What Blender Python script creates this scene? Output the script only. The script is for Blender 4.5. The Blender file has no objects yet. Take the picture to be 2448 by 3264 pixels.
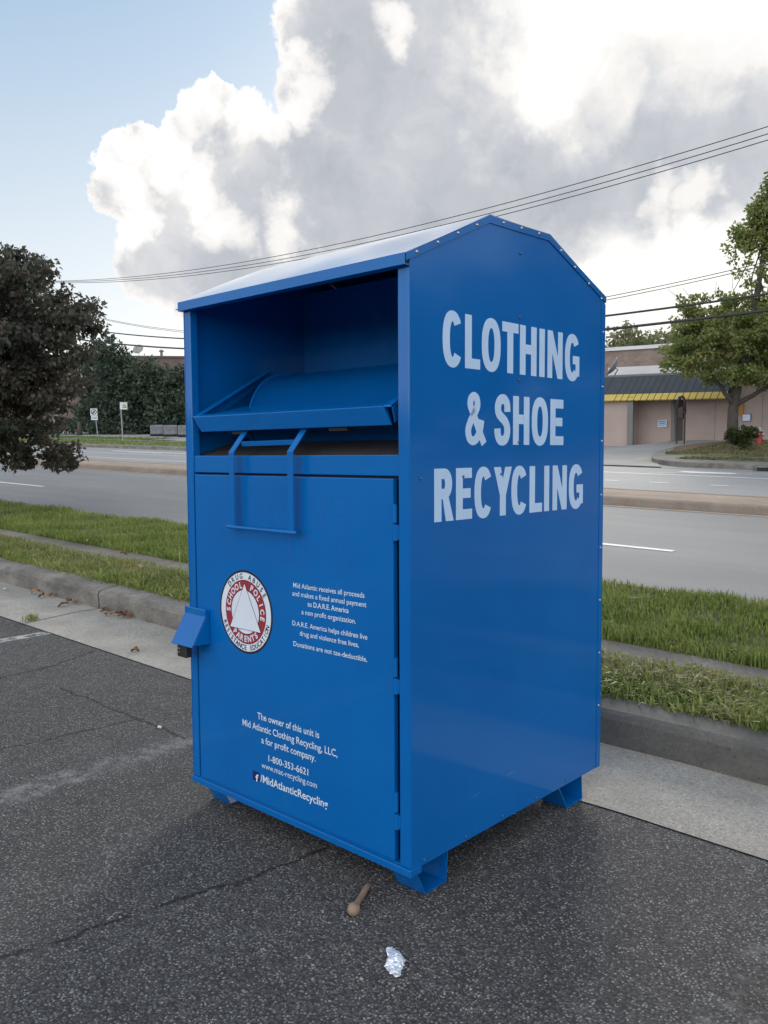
import bpy, bmesh, math, random
import numpy as np
from mathutils import Vector, Matrix

S = bpy.context.scene
COL = S.collection
R = math.radians
PI = math.pi

# ------------------------------------------------------------------ camera
cam = bpy.data.cameras.new("camera")
cam.sensor_fit = 'VERTICAL'
cam.sensor_height = 24.0
cam.lens = 19.6386
cam.clip_start = 0.05
cam.clip_end = 3000
camo = bpy.data.objects.new("camera", cam)
COL.objects.link(camo)
camo.matrix_world = Matrix((
    (0.753176108809143, -0.04160591056905429, 0.6565018639157377, 1.666387351171817),
    (0.6577957158145823, 0.05602026847597125, -0.7511101954945502, -2.032570999519703),
    (-0.005526787050284025, 0.9975623678375201, 0.06956131755006409, 1.4688299929564022),
    (0, 0, 0, 1)))
S.camera = camo

# ------------------------------------------------------------------ exposure, engine
S.view_settings.view_transform = 'Standard'
S.view_settings.look = 'None'
S.view_settings.exposure = 0.55
S.view_settings.gamma = 1.0
S.render.engine = 'CYCLES'
S.cycles.use_denoising = True
S.cycles.max_bounces = 6
S.cycles.transparent_max_bounces = 8
S.cycles.sample_clamp_indirect = 6

SUN_AZ, SUN_EL = -27.2, 21.0          # degrees, clockwise from +Y / above the horizon


class NT:
    """small helper to write node trees as expressions"""
    def __init__(s, tree):
        s.t = tree
    def n(s, typ, **kw):
        x = s.t.nodes.new(typ)
        for k, v in kw.items():
            setattr(x, k, v)
        return x
    def put(s, sock, v):
        if isinstance(v, bpy.types.NodeSocket):
            s.t.links.new(v, sock)
        elif v is not None:
            if sock.type == 'RGBA' and isinstance(v, (tuple, list)) and len(v) == 3:
                v = (*v, 1)
            sock.default_value = v
    def m(s, op, a, b=None, c=None, clamp=False):
        x = s.n('ShaderNodeMath', operation=op, use_clamp=clamp)
        for i, v in enumerate((a, b, c)):
            if v is not None:
                s.put(x.inputs[i], v)
        return x.outputs[0]
    def vm(s, op, a, b=None, out=0, scale=None):
        x = s.n('ShaderNodeVectorMath', operation=op)
        s.put(x.inputs[0], a)
        if b is not None:
            s.put(x.inputs[1], b)
        if scale is not None:
            s.put(x.inputs['Scale'], scale)
        return x.outputs[out]
    def mix(s, f, a, b, blend='MIX'):
        x = s.n('ShaderNodeMix', data_type='RGBA', blend_type=blend)
        s.put(x.inputs[0], f); s.put(x.inputs[6], a); s.put(x.inputs[7], b)
        return x.outputs[2]
    def ramp(s, v, lo, hi, a=0.0, b=1.0, smooth=True):
        x = s.n('ShaderNodeMapRange', interpolation_type='SMOOTHSTEP' if smooth else 'LINEAR')
        s.put(x.inputs[0], v)
        for i, q in enumerate((lo, hi, a, b)):
            s.put(x.inputs[i + 1], q)
        return x.outputs[0]
    def noise(s, vec, scale, detail=4, rough=.55, out=0, dist=0):
        x = s.n('ShaderNodeTexNoise')
        s.put(x.inputs['Vector'], vec)
        x.inputs['Scale'].default_value = scale
        x.inputs['Detail'].default_value = detail
        x.inputs['Roughness'].default_value = rough
        x.inputs['Distortion'].default_value = dist
        return x.outputs[out]
    def voro(s, vec, scale, feature='F1', out='Distance', rnd=1):
        x = s.n('ShaderNodeTexVoronoi', feature=feature)
        s.put(x.inputs['Vector'], vec)
        x.inputs['Scale'].default_value = scale
        x.inputs['Randomness'].default_value = rnd
        return x.outputs[out]
    def hsv(s, col, h=.5, sat=1, v=1):
        x = s.n('ShaderNodeHueSaturation')
        s.put(x.inputs['Hue'], h); s.put(x.inputs['Saturation'], sat); s.put(x.inputs['Value'], v)
        s.put(x.inputs['Color'], col)
        return x.outputs[0]


# ------------------------------------------------------------------ sky
DENSE = [(-57.0,16.2,2.7),(-56.1,18.4,1.9),(-52.7,20.7,2.3),(-50.5,19.0,3.5),(-54.1,14.2,3.8),(-55.8,16.1,3.2),(-52.0,15.7,4.7),(-55.1,11.7,3.0),(-49.4,12.7,5.1),(-49.1,19.3,2.1),(-42.6,26.5,5.2),(-43.0,22.9,4.7),(-43.2,19.2,5.2),(-38.8,25.0,7.9),(-40.4,17.9,8.2),(-34.3,21.1,9.4),(-34.3,16.3,6.0),(-29.7,17.5,6.0),(-25.4,19.2,7.2),(-22.6,18.2,6.0),(-21.3,20.6,6.9),(-18.6,19.7,7.6),(-19.5,15.5,2.8),(-15.9,16.1,4.7),(-40.3,30.8,7.6),(-32.2,30.0,8.8),(-23.6,29.5,8.8),(-14.9,23.8,9.4),(-11.1,17.4,7.9),(-57.5,17.8,1.9),
         (-5,30,12),(20,25,16),(175,60,30),(-170,22,24),(120,45,22),(165,30,14),(-150,50,20),(-120,26,9),(80,60,22),(60,22,10)]
DARK = [(-40.4,23.1,6.0),(-43.1,24.8,3.8),(-35.8,18.0,6.0),(-31.2,18.9,4.1),(-44.4,16.8,3.5),(-26.9,20.4,3.5),(-22.4,22.6,3.5),(-18.9,22.9,2.8),(-22.6,20.0,4.1),(-49.3,16.4,2.8),(-28.3,16.0,3.8),(-34.3,25.1,3.5),(-46.8,19.2,1.9),(-21.2,16.8,3.5),(-18.0,17.2,3.5),(-52.9,18.9,1.3),(-49.4,11.8,3.5),(-38.8,29.7,5.1),(-30.4,25.6,2.2)]
BRIGHT = [(-31.2,23.0,3.6),(-27.5,22.6,2.6),(-31.9,23.2,2.5),(-33.8,23.3,1.6),(-29.5,24.3,2.5),(-28.0,22.3,1.9),(-24.1,25.9,3.2),(-19.8,25.5,3.8),(-17.7,23.8,1.9),(-40.3,27.1,1.1),(-23.4,15.4,1.2),(-21.1,14.9,1.1),(-25.7,22.3,1.6),(-53.1,21.5,1.6),(-53.8,17.8,1.3),(-52.8,16.2,1.3),(-51.9,14.3,1.3),(-47.5,14.8,1.3),(-58.1,16.7,1.4),(-58.3,18.5,1.1),(-57.0,14.6,1.1),(-46.8,23.8,0.9),(-46.5,22.0,1.1),(-56.0,19.5,1.4),(-49.3,20.1,1.3),(-29.8,20.6,1.3)]
GLOW = [(-25.3,8.0,6.6),(-17.8,9.8,4.2),(-15,7,6.5),(-33,6,6.5),(-30.0,27.6,3.6),(-21.4,28.9,4.6),(-31.0,23.5,2.4)]

def azel(a, e):
    a, e = R(a), R(e)
    return (math.sin(a) * math.cos(e), math.cos(a) * math.cos(e), math.sin(e))

world = bpy.data.worlds.new("World")
S.world = world
world.use_nodes = True
W_ = NT(world.node_tree)
bg = world.node_tree.nodes['Background']
WS = 0.12
FRONT = 3.3          # how much brighter the sunlit side of the sky is
bg.inputs['Strength'].default_value = WS
sky = W_.n('ShaderNodeTexSky', sky_type='NISHITA')
sky.sun_disc = False
sky.sun_elevation = R(SUN_EL)
sky.sun_rotation = R(SUN_AZ)
sky.air_density = 1.0
sky.dust_density = 1.6
sky.ozone_density = 1.0
dirv = W_.n('ShaderNodeTexCoord').outputs['Generated']
wn = W_.vm('SUBTRACT', W_.noise(dirv, 11, 7, .62, out=1), (.5, .5, .5))
dw = W_.vm('NORMALIZE', W_.vm('ADD', dirv, W_.vm('SCALE', wn, scale=.085)))
wn2 = W_.vm('SUBTRACT', W_.noise(dirv, 7, 5, .6, out=1), (.5, .5, .5))
dw2 = W_.vm('NORMALIZE', W_.vm('ADD', dirv, W_.vm('SCALE', wn2, scale=.15)))
wn3 = W_.vm('SUBTRACT', W_.noise(dirv, 9, 7, .58, out=1), (.5, .5, .5))
dw3 = W_.vm('NORMALIZE', W_.vm('ADD', dirv, W_.vm('SCALE', wn3, scale=.20)))

def lobes(lst, d, sm):
    acc = None
    for a, e, r in lst:
        dt = W_.vm('DOT_PRODUCT', d, azel(a, e), out=1)
        k = 1.0 / (1 - math.cos(R(r)))
        v = W_.m('MULTIPLY_ADD', dt, k, 1 - k)
        acc = v if acc is None else W_.m('SMOOTH_MAX', acc, v, sm)
    return acc

F = lobes(DENSE, dw, .12)
fine = W_.noise(dirv, 34, 8, .6)
fineC = W_.m('SUBTRACT', fine, .5)
puff = W_.voro(W_.vm('ADD', dirv, W_.vm('SCALE', wn, scale=.03)), 30, 'SMOOTH_F1')
F = W_.m('ADD', W_.m('MULTIPLY_ADD', fineC, .9, F), W_.m('MULTIPLY', W_.m('SUBTRACT', .45, puff), .35))
mask = W_.ramp(F, -.03, .13)
D_ = W_.m('MULTIPLY_ADD', fineC, .5, lobes(DARK, dw2, .35))
B_ = W_.m('MULTIPLY_ADD', fineC, 1.0, lobes(BRIGHT, dw3, .3))
G_ = lobes(GLOW, dw2, .35)
SUNV = azel(SUN_AZ, SUN_EL)
# relief of the cloud: compare its density with the density a little nearer the sun
def relief(scale, eps, det, rough):
    a = W_.noise(dw2, scale, det, rough)
    b = W_.noise(W_.vm('ADD', dw2, W_.vm('SCALE', SUNV, scale=eps)), scale, det, rough)
    return W_.m('SUBTRACT', a, b)
lit = W_.m('ADD', W_.m('MULTIPLY', relief(5.0, .05, 4, .5), .75), W_.m('MULTIPLY', relief(15, .016, 6, .58), .42))
rim = W_.ramp(F, .0, .55, 1, 0)
v = W_.m('ADD', lit, .615)
v = W_.m('ADD', v, W_.m('MULTIPLY', rim, .32))
v = W_.m('SUBTRACT', v, W_.m('MULTIPLY', W_.ramp(D_, -.7, .9), .20))
v = W_.m('ADD', v, W_.m('MULTIPLY', W_.ramp(B_, -1.9, 1.3), .44))
v = W_.m('ADD', v, W_.m('MULTIPLY', W_.m('SUBTRACT', W_.noise(dirv, 6, 4, .5), .5), .26))
crp = W_.n('ShaderNodeValToRGB')
els = crp.color_ramp.elements
els[0].position, els[0].color = .28, (.47, .495, .545, 1)
els[1].position, els[1].color = 1.0, (1.0, 1.0, 1.0, 1)
for p_, c_ in ((.50, (.60, .62, .66, 1)), (.68, (.77, .77, .775, 1)), (.82, (.93, .905, .88, 1))):
    e_ = els.new(p_); e_.color = c_
W_.put(crp.inputs[0], v)
cc = W_.vm('SCALE', crp.outputs[0], scale=1.03)
EXPF = 2 ** S.view_settings.exposure
sund = W_.vm('DOT_PRODUCT', dirv, SUNV, out=1)
# clouds and haze opposite the sun are front-lit and so brighter than the backlit ones before us
front = W_.ramp(sund, .15, -.7, 1.0, FRONT)
sc_ = W_.m('MULTIPLY', front, 1.0 / (WS * EXPF))
cl_scaled = W_.vm('SCALE', cc, scale=sc_)
sx = W_.n('ShaderNodeSeparateXYZ'); W_.put(sx.inputs[0], dirv)
hz = W_.ramp(sx.outputs[2], 0.0, .58, 1, 0)
clear = W_.hsv(sky.outputs[0], .5, .82, 1.0)
hazec = W_.vm('SCALE', W_.mix(hz, (.30, .50, .72), (.90, .92, .92)), scale=sc_)
clear = W_.mix(W_.ramp(sund, -.9, .55, .6, .82), clear, hazec)
skyc = W_.mix(mask, clear, cl_scaled)
gl = W_.m('MULTIPLY', W_.ramp(W_.m('MULTIPLY_ADD', fineC, .9, G_), -.45, .8), .97)
skyc = W_.mix(gl, skyc, W_.vm('SCALE', (1.1, 1.08, 1.04), scale=1.0 / (WS * EXPF)))
world.node_tree.links.new(skyc, bg.inputs['Color'])

# ------------------------------------------------------------------ sun behind thin cloud
sl = bpy.data.lights.new("sun", 'SUN')
sl.energy = 1.3
sl.angle = R(14)
sl.color = (1, .93, .82)
slo = bpy.data.objects.new("sun", sl)
COL.objects.link(slo)
slo.rotation_euler = (Vector(azel(SUN_AZ, SUN_EL))).to_track_quat('Z', 'Y').to_euler()
slo.location = (-20, 40, 30)

# ------------------------------------------------------------------ terrain height
SX = -0.0283

def sst(t):
    t = np.clip(t, 0, 1)
    return t * t * (3 - 2 * t)

def gz(x, y):
    x = np.asarray(x, float); y = np.asarray(y, float)
    fl = np.where(x < -1.3, x + 1.3, np.where(x > .2, x - .2, 0))
    w = 1 - sst((y - .95) / 2)
    z = SX * (w * fl + (1 - w) * x) + np.maximum(0, y - 1.1) * .04
    return z + .3 * sst((x + 15.5) / 3.5) * sst((y - 26) / 9)

def G(x, y):
    return float(gz(x, y))

# ------------------------------------------------------------------ object helpers
def tag(o, label=None, cat=None, group=None, kind=None):
    for k, v in (('label', label), ('category', cat), ('group', group), ('kind', kind)):
        if v:
            o[k] = v
    return o

def thing(name, loc=(0, 0, 0), rz=0, label=None, cat=None, group=None):
    o = bpy.data.objects.new(name, None)
    o.empty_display_size = .1
    COL.objects.link(o)
    o.location = loc
    o.rotation_euler = (0, 0, rz)
    return tag(o, label, cat, group)

def copy_tree(o, parent=None):
    c = o.copy()
    COL.objects.link(c)
    c.parent = parent
    for ch in list(o.children):
        copy_tree(ch, c)
    return c

class MB:
    def __init__(s):
        s.v, s.f, s.mi = [], [], []
    def add(s, vs, fs, m=0):
        k = len(s.v)
        s.v += [tuple(map(float, v)) for v in vs]
        s.f += [tuple(i + k for i in f) for f in fs]
        s.mi += [m] * len(fs)
        return s
    def box(s, x0, x1, y0, y1, z0, z1, m=0):
        vs = [(x, y, z) for z in (z0, z1) for y in (y0, y1) for x in (x0, x1)]
        return s.add(vs, [(0, 2, 3, 1), (4, 5, 7, 6), (0, 1, 5, 4), (2, 6, 7, 3), (0, 4, 6, 2), (1, 3, 7, 5)], m)
    def prism(s, poly, fn, h0, h1, m=0):
        """poly of 2D points, fn(a, b, h) -> xyz"""
        n = len(poly)
        vs = [fn(a, b, h0) for a, b in poly] + [fn(a, b, h1) for a, b in poly]
        fs = [tuple(range(n - 1, -1, -1)), tuple(range(n, 2 * n))]
        fs += [(i, (i + 1) % n, n + (i + 1) % n, n + i) for i in range(n)]
        return s.add(vs, fs, m)
    def tube(s, pts, rad, n=8, m=0, cap=True):
        pts = [Vector(p) for p in pts]
        if not hasattr(rad, '__len__'):
            rad = [rad] * len(pts)
        vs, fs = [], []
        up = None
        for i, p in enumerate(pts):
            t = (pts[min(i + 1, len(pts) - 1)] - pts[max(i - 1, 0)]).normalized()
            if up is None:
                up = Vector((0, 0, 1)) if abs(t.z) < .9 else Vector((1, 0, 0))
            sd = t.cross(up).normalized()
            up = sd.cross(t).normalized()
            for k in range(n):
                a = 2 * PI * k / n
                vs.append(p + (sd * math.cos(a) + up * math.sin(a)) * rad[i])
        for i in range(len(pts) - 1):
            for k in range(n):
                fs.append((i * n + k, i * n + (k + 1) % n, (i + 1) * n + (k + 1) % n, (i + 1) * n + k))
        if cap:
            fs.append(tuple(range(n - 1, -1, -1)))
            fs.append(tuple(range((len(pts) - 1) * n, len(pts) * n)))
        return s.add(vs, fs, m)
    def sphere(s, c, r, nu=12, nv=8, m=0):
        if not hasattr(r, '__len__'):
            r = (r, r, r)
        vs, fs = [], []
        for j in range(nv + 1):
            th = PI * j / nv
            for i in range(nu):
                a = 2 * PI * i / nu
                vs.append((c[0] + r[0] * math.sin(th) * math.cos(a), c[1] + r[1] * math.sin(th) * math.sin(a), c[2] + r[2] * math.cos(th)))
        for j in range(nv):
            for i in range(nu):
                fs.append((j * nu + i, (j + 1) * nu + i, (j + 1) * nu + (i + 1) % nu, j * nu + (i + 1) % nu))
        return s.add(vs, fs, m)
    def build(s, name, mat, parent=None, smooth=False, bevel=0):
        me = bpy.data.meshes.new(name)
        me.from_pydata(s.v, [], s.f)
        for x in (mat if isinstance(mat, (list, tuple)) else [mat]):
            me.materials.append(x)
        if any(s.mi):
            me.polygons.foreach_set('material_index', s.mi)
        if smooth:
            me.polygons.foreach_set('use_smooth', [True] * len(me.polygons))
        me.update()
        o = bpy.data.objects.new(name, me)
        COL.objects.link(o)
        o.parent = parent
        if bevel:
            b = o.modifiers.new('Bevel', 'BEVEL')
            b.width = bevel
            b.segments = 2
            b.limit_method = 'ANGLE'
            b.angle_limit = R(35)
        return o

def np_mesh(name, verts, nper, mat, parent=None, smooth=False):
    """many separate faces of nper corners each, verts (N*nper,3)"""
    verts = np.asarray(verts, np.float32)
    n = len(verts) // nper
    me = bpy.data.meshes.new(name)
    me.vertices.add(len(verts))
    me.vertices.foreach_set('co', verts.ravel())
    me.loops.add(len(verts))
    me.loops.foreach_set('vertex_index', np.arange(len(verts), dtype=np.int32))
    me.polygons.add(n)
    me.polygons.foreach_set('loop_start', np.arange(0, len(verts), nper, dtype=np.int32))
    me.materials.append(mat)
    me.update(calc_edges=True)
    me.validate()
    o = bpy.data.objects.new(name, me)
    COL.objects.link(o)
    o.parent = parent
    return o

# ------------------------------------------------------------------ materials
def new_mat(name):
    m = bpy.data.materials.new(name)
    m.use_nodes = True
    t = NT(m.node_tree)
    p = m.node_tree.nodes['Principled BSDF']
    return m, t, p

def bump(t, p, h, strength, dist=.01):
    b = t.n('ShaderNodeBump')
    b.inputs['Strength'].default_value = strength
    b.inputs['Distance'].default_value = dist
    t.put(b.inputs['Height'], h)
    t.put(p.inputs['Normal'], b.outputs[0])

def simple(name, col, rough=.6, metal=0, var=.12, scale=6, bmp=0, coat=0):
    m, t, p = new_mat(name)
    co = t.n('ShaderNodeTexCoord').outputs['Object']
    n = t.noise(co, scale, 6, .6)
    k = t.ramp(n, .25, .75, 1 - var, 1 + var, False)
    t.put(p.inputs['Base Color'], t.mix(1, col, k, 'MULTIPLY'))
    t.put(p.inputs['Roughness'], rough)
    p.inputs['Metallic'].default_value = metal
    p.inputs['Coat Weight'].default_value = coat
    p.inputs['Coat Roughness'].default_value = .08
    if bmp:
        bump(t, p, t.noise(co, scale * 5, 6, .65), bmp, .01)
    return m

def worldpos(t):
    return t.n('ShaderNodeNewGeometry').outputs['Position']

def mat_paint(name, coat, crough, ior=1.5):
    m, t, p = new_mat(name)
    co = t.n('ShaderNodeTexCoord').outputs['Object']
    big = t.noise(co, 1.7, 4, .5)
    c = t.mix(t.ramp(big, .3, .7), (.0002, .110, .375), (.0003, .125, .415))
    dust = t.ramp(t.noise(co, 9, 8, .7), .58, .8, 0, .07)
    c = t.mix(dust, c, (.16, .25, .36))
    # hairline scuffs and a few chips through to primer
    wv = t.vm('ADD', co, t.vm('SCALE', t.noise(co, 3, 2, .5, out=1), scale=.25))
    sc1 = t.noise(t.vm('MULTIPLY', wv, (3, 3, 70)), 1.0, 2, .5)
    sc2 = t.noise(t.vm('MULTIPLY', wv, (60, 60, 4)), 1.0, 2, .5)
    patch = t.ramp(t.noise(co, 2.1, 3, .5), .55, .7)
    sc_ = t.m('MULTIPLY', t.m('ADD', t.ramp(sc1, .73, .76, 0, .28), t.ramp(sc2, .75, .78, 0, .22)), patch)
    c = t.mix(sc_, c, (.20, .34, .55))
    chip = t.ramp(t.noise(co, 46, 3, .5), .775, .79, 0, .8)
    c = t.mix(chip, c, (.10, .075, .07))
    t.put(p.inputs['Base Color'], c)
    t.put(p.inputs['Roughness'], t.ramp(t.noise(co, 5, 6, .65), .3, .7, .34, .46))
    p.inputs['Specular IOR Level'].default_value = .06
    p.inputs['Coat Weight'].default_value = coat
    p.inputs['Coat Roughness'].default_value = crough
    p.inputs['Coat IOR'].default_value = ior
    h = t.m('MULTIPLY_ADD', t.noise(co, 900, 2, .5), .012, t.m('MULTIPLY', t.noise(co, 2.6, 3, .5), 1.0))
    bump(t, p, h, .22, .012)
    return m
BLUE = mat_paint('blue_painted_steel', .70, .09)
BLUE_ROOF = mat_paint('blue_roof_boosted_reflection', 1.0, .13, 2.9)  # same blue paint, gloss raised to imitate a bright sky reflection
_p = BLUE_ROOF.node_tree.nodes['Principled BSDF']          # sheen added to whiten the roof like a grazing sky reflection
_p.inputs['Sheen Weight'].default_value = .8
_p.inputs['Sheen Roughness'].default_value = .35
BLUE_EDGE = simple('darker_blue_paint_ghost', (.0006, .078, .31), .5, 0, .1)

def mat_asphalt_lot():
    m, t, p = new_mat('lot_asphalt')
    w = worldpos(t)
    big = t.noise(w, .55, 5, .6)
    mid = t.noise(w, 4.5, 6, .65)
    base = t.mix(t.ramp(big, .3, .7), (.056, .0525, .053), (.082, .077, .078))
    base = t.mix(t.ramp(mid, .42, .75, 0, .6), base, (.095, .092, .09))
    base = t.mix(1, base, t.ramp(t.noise(w, 13, 5, .7), .3, .7, .72, 1.3, False), 'MULTIPLY')
    # stones of several tones set in the binder
    v1 = t.n('ShaderNodeTexVoronoi'); t.put(v1.inputs['Vector'], t.vm('ADD', w, t.vm('SCALE', t.noise(w, 160, 2, .5, out=1), scale=.006)))
    v1.inputs['Scale'].default_value = 105
    hs = t.n('ShaderNodeSeparateColor'); t.put(hs.inputs[0], v1.outputs['Color'])
    v2 = t.n('ShaderNodeTexVoronoi'); t.put(v2.inputs['Vector'], w); v2.inputs['Scale'].default_value = 230
    hs2 = t.n('ShaderNodeSeparateColor'); t.put(hs2.inputs[0], v2.outputs['Color'])
    stone = t.mix(hs.outputs[1], (.14, .135, .13), (.33, .325, .31))
    pick = t.m('MULTIPLY', t.ramp(hs.outputs[0], .50, .60), t.ramp(v1.outputs['Distance'], .30, .42, 1, 0))
    pick2 = t.m('MULTIPLY', t.ramp(hs2.outputs[0], .72, .80), t.ramp(v2.outputs['Distance'], .3, .45, 1, 0))
    c = t.mix(t.m('MULTIPLY', pick, .9), base, stone)
    c = t.mix(t.m('MULTIPLY', pick2, .6), c, (.23, .22, .215))
    gap = t.ramp(v1.outputs['Distance'], .42, .7, 0, .65)
    c = t.mix(gap, c, (.018, .018, .02))
    # worn white stall lines
    sp = t.n('ShaderNodeSeparateXYZ'); t.put(sp.inputs[0], w)
    X, Y = sp.outputs[0], sp.outputs[1]
    wear = t.noise(w, 14, 8, .75)
    def band(xc, half, soft, y0, y1, lo, hi, amt):
        d = t.m('ABSOLUTE', t.m('SUBTRACT', t.m('MULTIPLY_ADD', t.m('SUBTRACT', mid, .5), .05, X), xc))
        a = t.ramp(d, half, half + soft, 1, 0)
        b = t.m('MULTIPLY', t.ramp(Y, y0 - .03, y0), t.ramp(Y, y1, y1 + .05, 1, 0))
        return t.m('MULTIPLY', t.m('MULTIPLY', a, b), t.ramp(wear, lo, hi, 0, amt))
    c = t.mix(band(-4.55, .045, .02, -6, 1.16, .40, .56, .8), c, (.5, .5, .5))
    c = t.mix(band(-1.84, .055, .06, -6, .62, .38, .70, .5), c, (.36, .36, .36))
    c = t.mix(band(.95, .05, .06, -6, .62, .45, .72, .4), c, (.36, .36, .36))
    # cracks
    wob = t.vm('SCALE', t.vm('SUBTRACT', t.noise(w, 9, 6, .7, out=1), (.5, .5, .5)), scale=.11)
    pw = t.vm('MULTIPLY', t.vm('ADD', w, wob), (1, 1, 0))
    cr = None
    for pts in ([(-3.66, -.35), (-3.60, .3), (-3.63, .67), (-3.79, 1.05)], [(-3.14, .45), (-2.3, .458), (-1.89, .466)],
                [(-.78, -1.2), (-.68, -.8), (-.62, -.5), (-.53, -.19), (-.50, .1)], [(-2.3, .458), (-2.42, -.4), (-2.2, -1.4)]):
        for (ax, ay), (bx, by) in zip(pts, pts[1:]):
            L2 = (bx - ax) ** 2 + (by - ay) ** 2
            pa = t.vm('SUBTRACT', pw, (ax, ay, 0))
            h = t.m('MULTIPLY', t.vm('DOT_PRODUCT', pa, (bx - ax, by - ay, 0), out=1), 1 / L2, clamp=True)
            d = t.vm('LENGTH', t.vm('SUBTRACT', pa, t.vm('SCALE', (bx - ax, by - ay, 0), scale=h)), out=1)
            cr = d if cr is None else t.m('MINIMUM', cr, d)
    ck = t.m('MULTIPLY', t.ramp(cr, .004, .013, 1, 0), t.ramp(t.noise(w, 6, 3, .6), .30, .46))
    c = t.mix(t.m('MULTIPLY', ck, .85), c, (.012, .012, .013))
    # dark seam where the asphalt meets the gutter
    seam = t.ramp(t.m('MULTIPLY_ADD', t.m('SUBTRACT', mid, .5), .03, Y), 1.085, 1.112)
    c = t.mix(t.m('MULTIPLY', seam, .75), c, (.016, .016, .017))
    # old oil and drip stains
    oil = t.m('MULTIPLY', t.ramp(t.noise(w, 1.6, 4, .6), .60, .72), .35)
    c = t.mix(oil, c, (.028, .026, .024))
    dst = t.vm('LENGTH', t.vm('SUBTRACT', t.vm('MULTIPLY', pw, (1, 1, 0)), (1.18, .28, 0)), out=1)
    c = t.mix(t.m('MULTIPLY', t.ramp(dst, .06, .34, 1, 0), .45), c, (.045, .033, .026))
    t.put(p.inputs['Base Color'], c)
    t.put(p.inputs['Roughness'], .85)
    p.inputs['Specular IOR Level'].default_value = .35
    h = t.m('ADD', t.m('MULTIPLY', v1.outputs['Distance'], -1.0), t.m('MULTIPLY', mid, .5))
    h = t.m('SUBTRACT', h, t.m('MULTIPLY', ck, 2.0))
    bump(t, p, h, .75, .006)
    return m

def mat_concrete(name, a, b, agg=0.0, stain=.0, scale=3.0):
    m, t, p = new_mat(name)
    w = worldpos(t)
    n = t.noise(w, scale, 7, .65)
    c = t.mix(t.ramp(n, .3, .7), a, b)
    sp = t.ramp(t.noise(w, 55, 4, .7), .35, .7, .86, 1.12, False)
    c = t.mix(1, c, sp, 'MULTIPLY')
    if agg:
        v = t.n('ShaderNodeTexVoronoi'); t.put(v.inputs['Vector'], w); v.inputs['Scale'].default_value = 95
        hs = t.n('ShaderNodeSeparateColor'); t.put(hs.inputs[0], v.outputs['Color'])
        where = t.ramp(t.noise(w, .8, 3, .5), .35, .6, .25, 1)
        pk = t.m('MULTIPLY', t.m('MULTIPLY', t.ramp(hs.outputs[0], .6, .7), t.ramp(v.outputs['Distance'], .3, .45, 1, 0)), where)
        c = t.mix(t.m('MULTIPLY', pk, agg), c, (.52, .50, .46))
        dk = t.m('MULTIPLY', t.m('MULTIPLY', t.ramp(hs.outputs[1], .7, .8), t.ramp(v.outputs['Distance'], .3, .45, 1, 0)), where)
        c = t.mix(t.m('MULTIPLY', dk, agg), c, (.12, .11, .10))
    if name == 'kerb_concrete':      # the stretch right of the bin is blackened with old dirt
        sp_ = t.n('ShaderNodeSeparateXYZ'); t.put(sp_.inputs[0], w)
        dk_ = t.ramp(t.m('ADD', sp_.outputs[0], t.m('MULTIPLY', t.noise(w, 1.1, 5, .65), 3.0)), -2.2, 1.0, 0, .62)
        c = t.mix(dk_, c, (.075, .070, .062))
    if stain:
        st = t.m('MULTIPLY', t.ramp(t.noise(t.vm('MULTIPLY', w, (1, 1, 2.2)), 2.3, 7, .7), .42, .66), stain)
        c = t.mix(st, c, (.07, .068, .062))
    t.put(p.inputs['Base Color'], c)
    p.inputs['Roughness'].default_value = .9
    pits = t.m('MULTIPLY', t.ramp(t.noise(w, 38, 4, .7), .60, .68), -1.2)
    bump(t, p, t.m('ADD', pits, t.m('MULTIPLY_ADD', t.noise(w, 120, 3, .6), .6, t.noise(w, 22, 5, .6))), .6, .007)
    return m

def mat_road(name, a, b, agg=1):
    m, t, p = new_mat(name)
    w = worldpos(t)
    streak = t.noise(t.vm('MULTIPLY', w, (.12, 1.1, 1)), 1.2, 5, .6)
    c = t.mix(t.ramp(streak, .3, .7), a, b)
    c = t.mix(1, c, t.ramp(t.noise(w, 70, 4, .75), .3, .7, .78, 1.22, False), 'MULTIPLY')
    c = t.mix(1, c, t.ramp(t.noise(w, .35, 4, .6), .3, .7, .92, 1.07, False), 'MULTIPLY')
    t.put(p.inputs['Base Color'], c)
    p.inputs['Roughness'].default_value = .8
    bump(t, p, t.noise(w, 110, 3, .7), .4, .006)
    return m

def mat_brick(name, a, b, mortar, scale, vec='xy', bw=.5, rh=.25):
    m, t, p = new_mat(name)
    w = worldpos(t)
    if vec == 'xz':
        s = t.n('ShaderNodeSeparateXYZ'); t.put(s.inputs[0], w)
        cm = t.n('ShaderNodeCombineXYZ'); t.put(cm.inputs[0], t.m('ADD', s.outputs[0], s.outputs[1])); t.put(cm.inputs[1], s.outputs[2])
        w = cm.outputs[0]
    br = t.n('ShaderNodeTexBrick')
    t.put(br.inputs['Vector'], w)
    br.inputs['Scale'].default_value = scale
    br.inputs['Color1'].default_value = (*a, 1); br.inputs['Color2'].default_value = (*b, 1); br.inputs['Mortar'].default_value = (*mortar, 1)
    br.inputs['Mortar Size'].default_value = .018
    br.inputs['Brick Width'].default_value = bw; br.inputs['Row Height'].default_value = rh
    c = t.mix(1, br.outputs[0], t.ramp(t.noise(w, 1.3, 6, .65), .3, .7, .8, 1.15, False), 'MULTIPLY')
    t.put(p.inputs['Base Color'], c)
    p.inputs['Roughness'].default_value = .9
    return m

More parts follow.
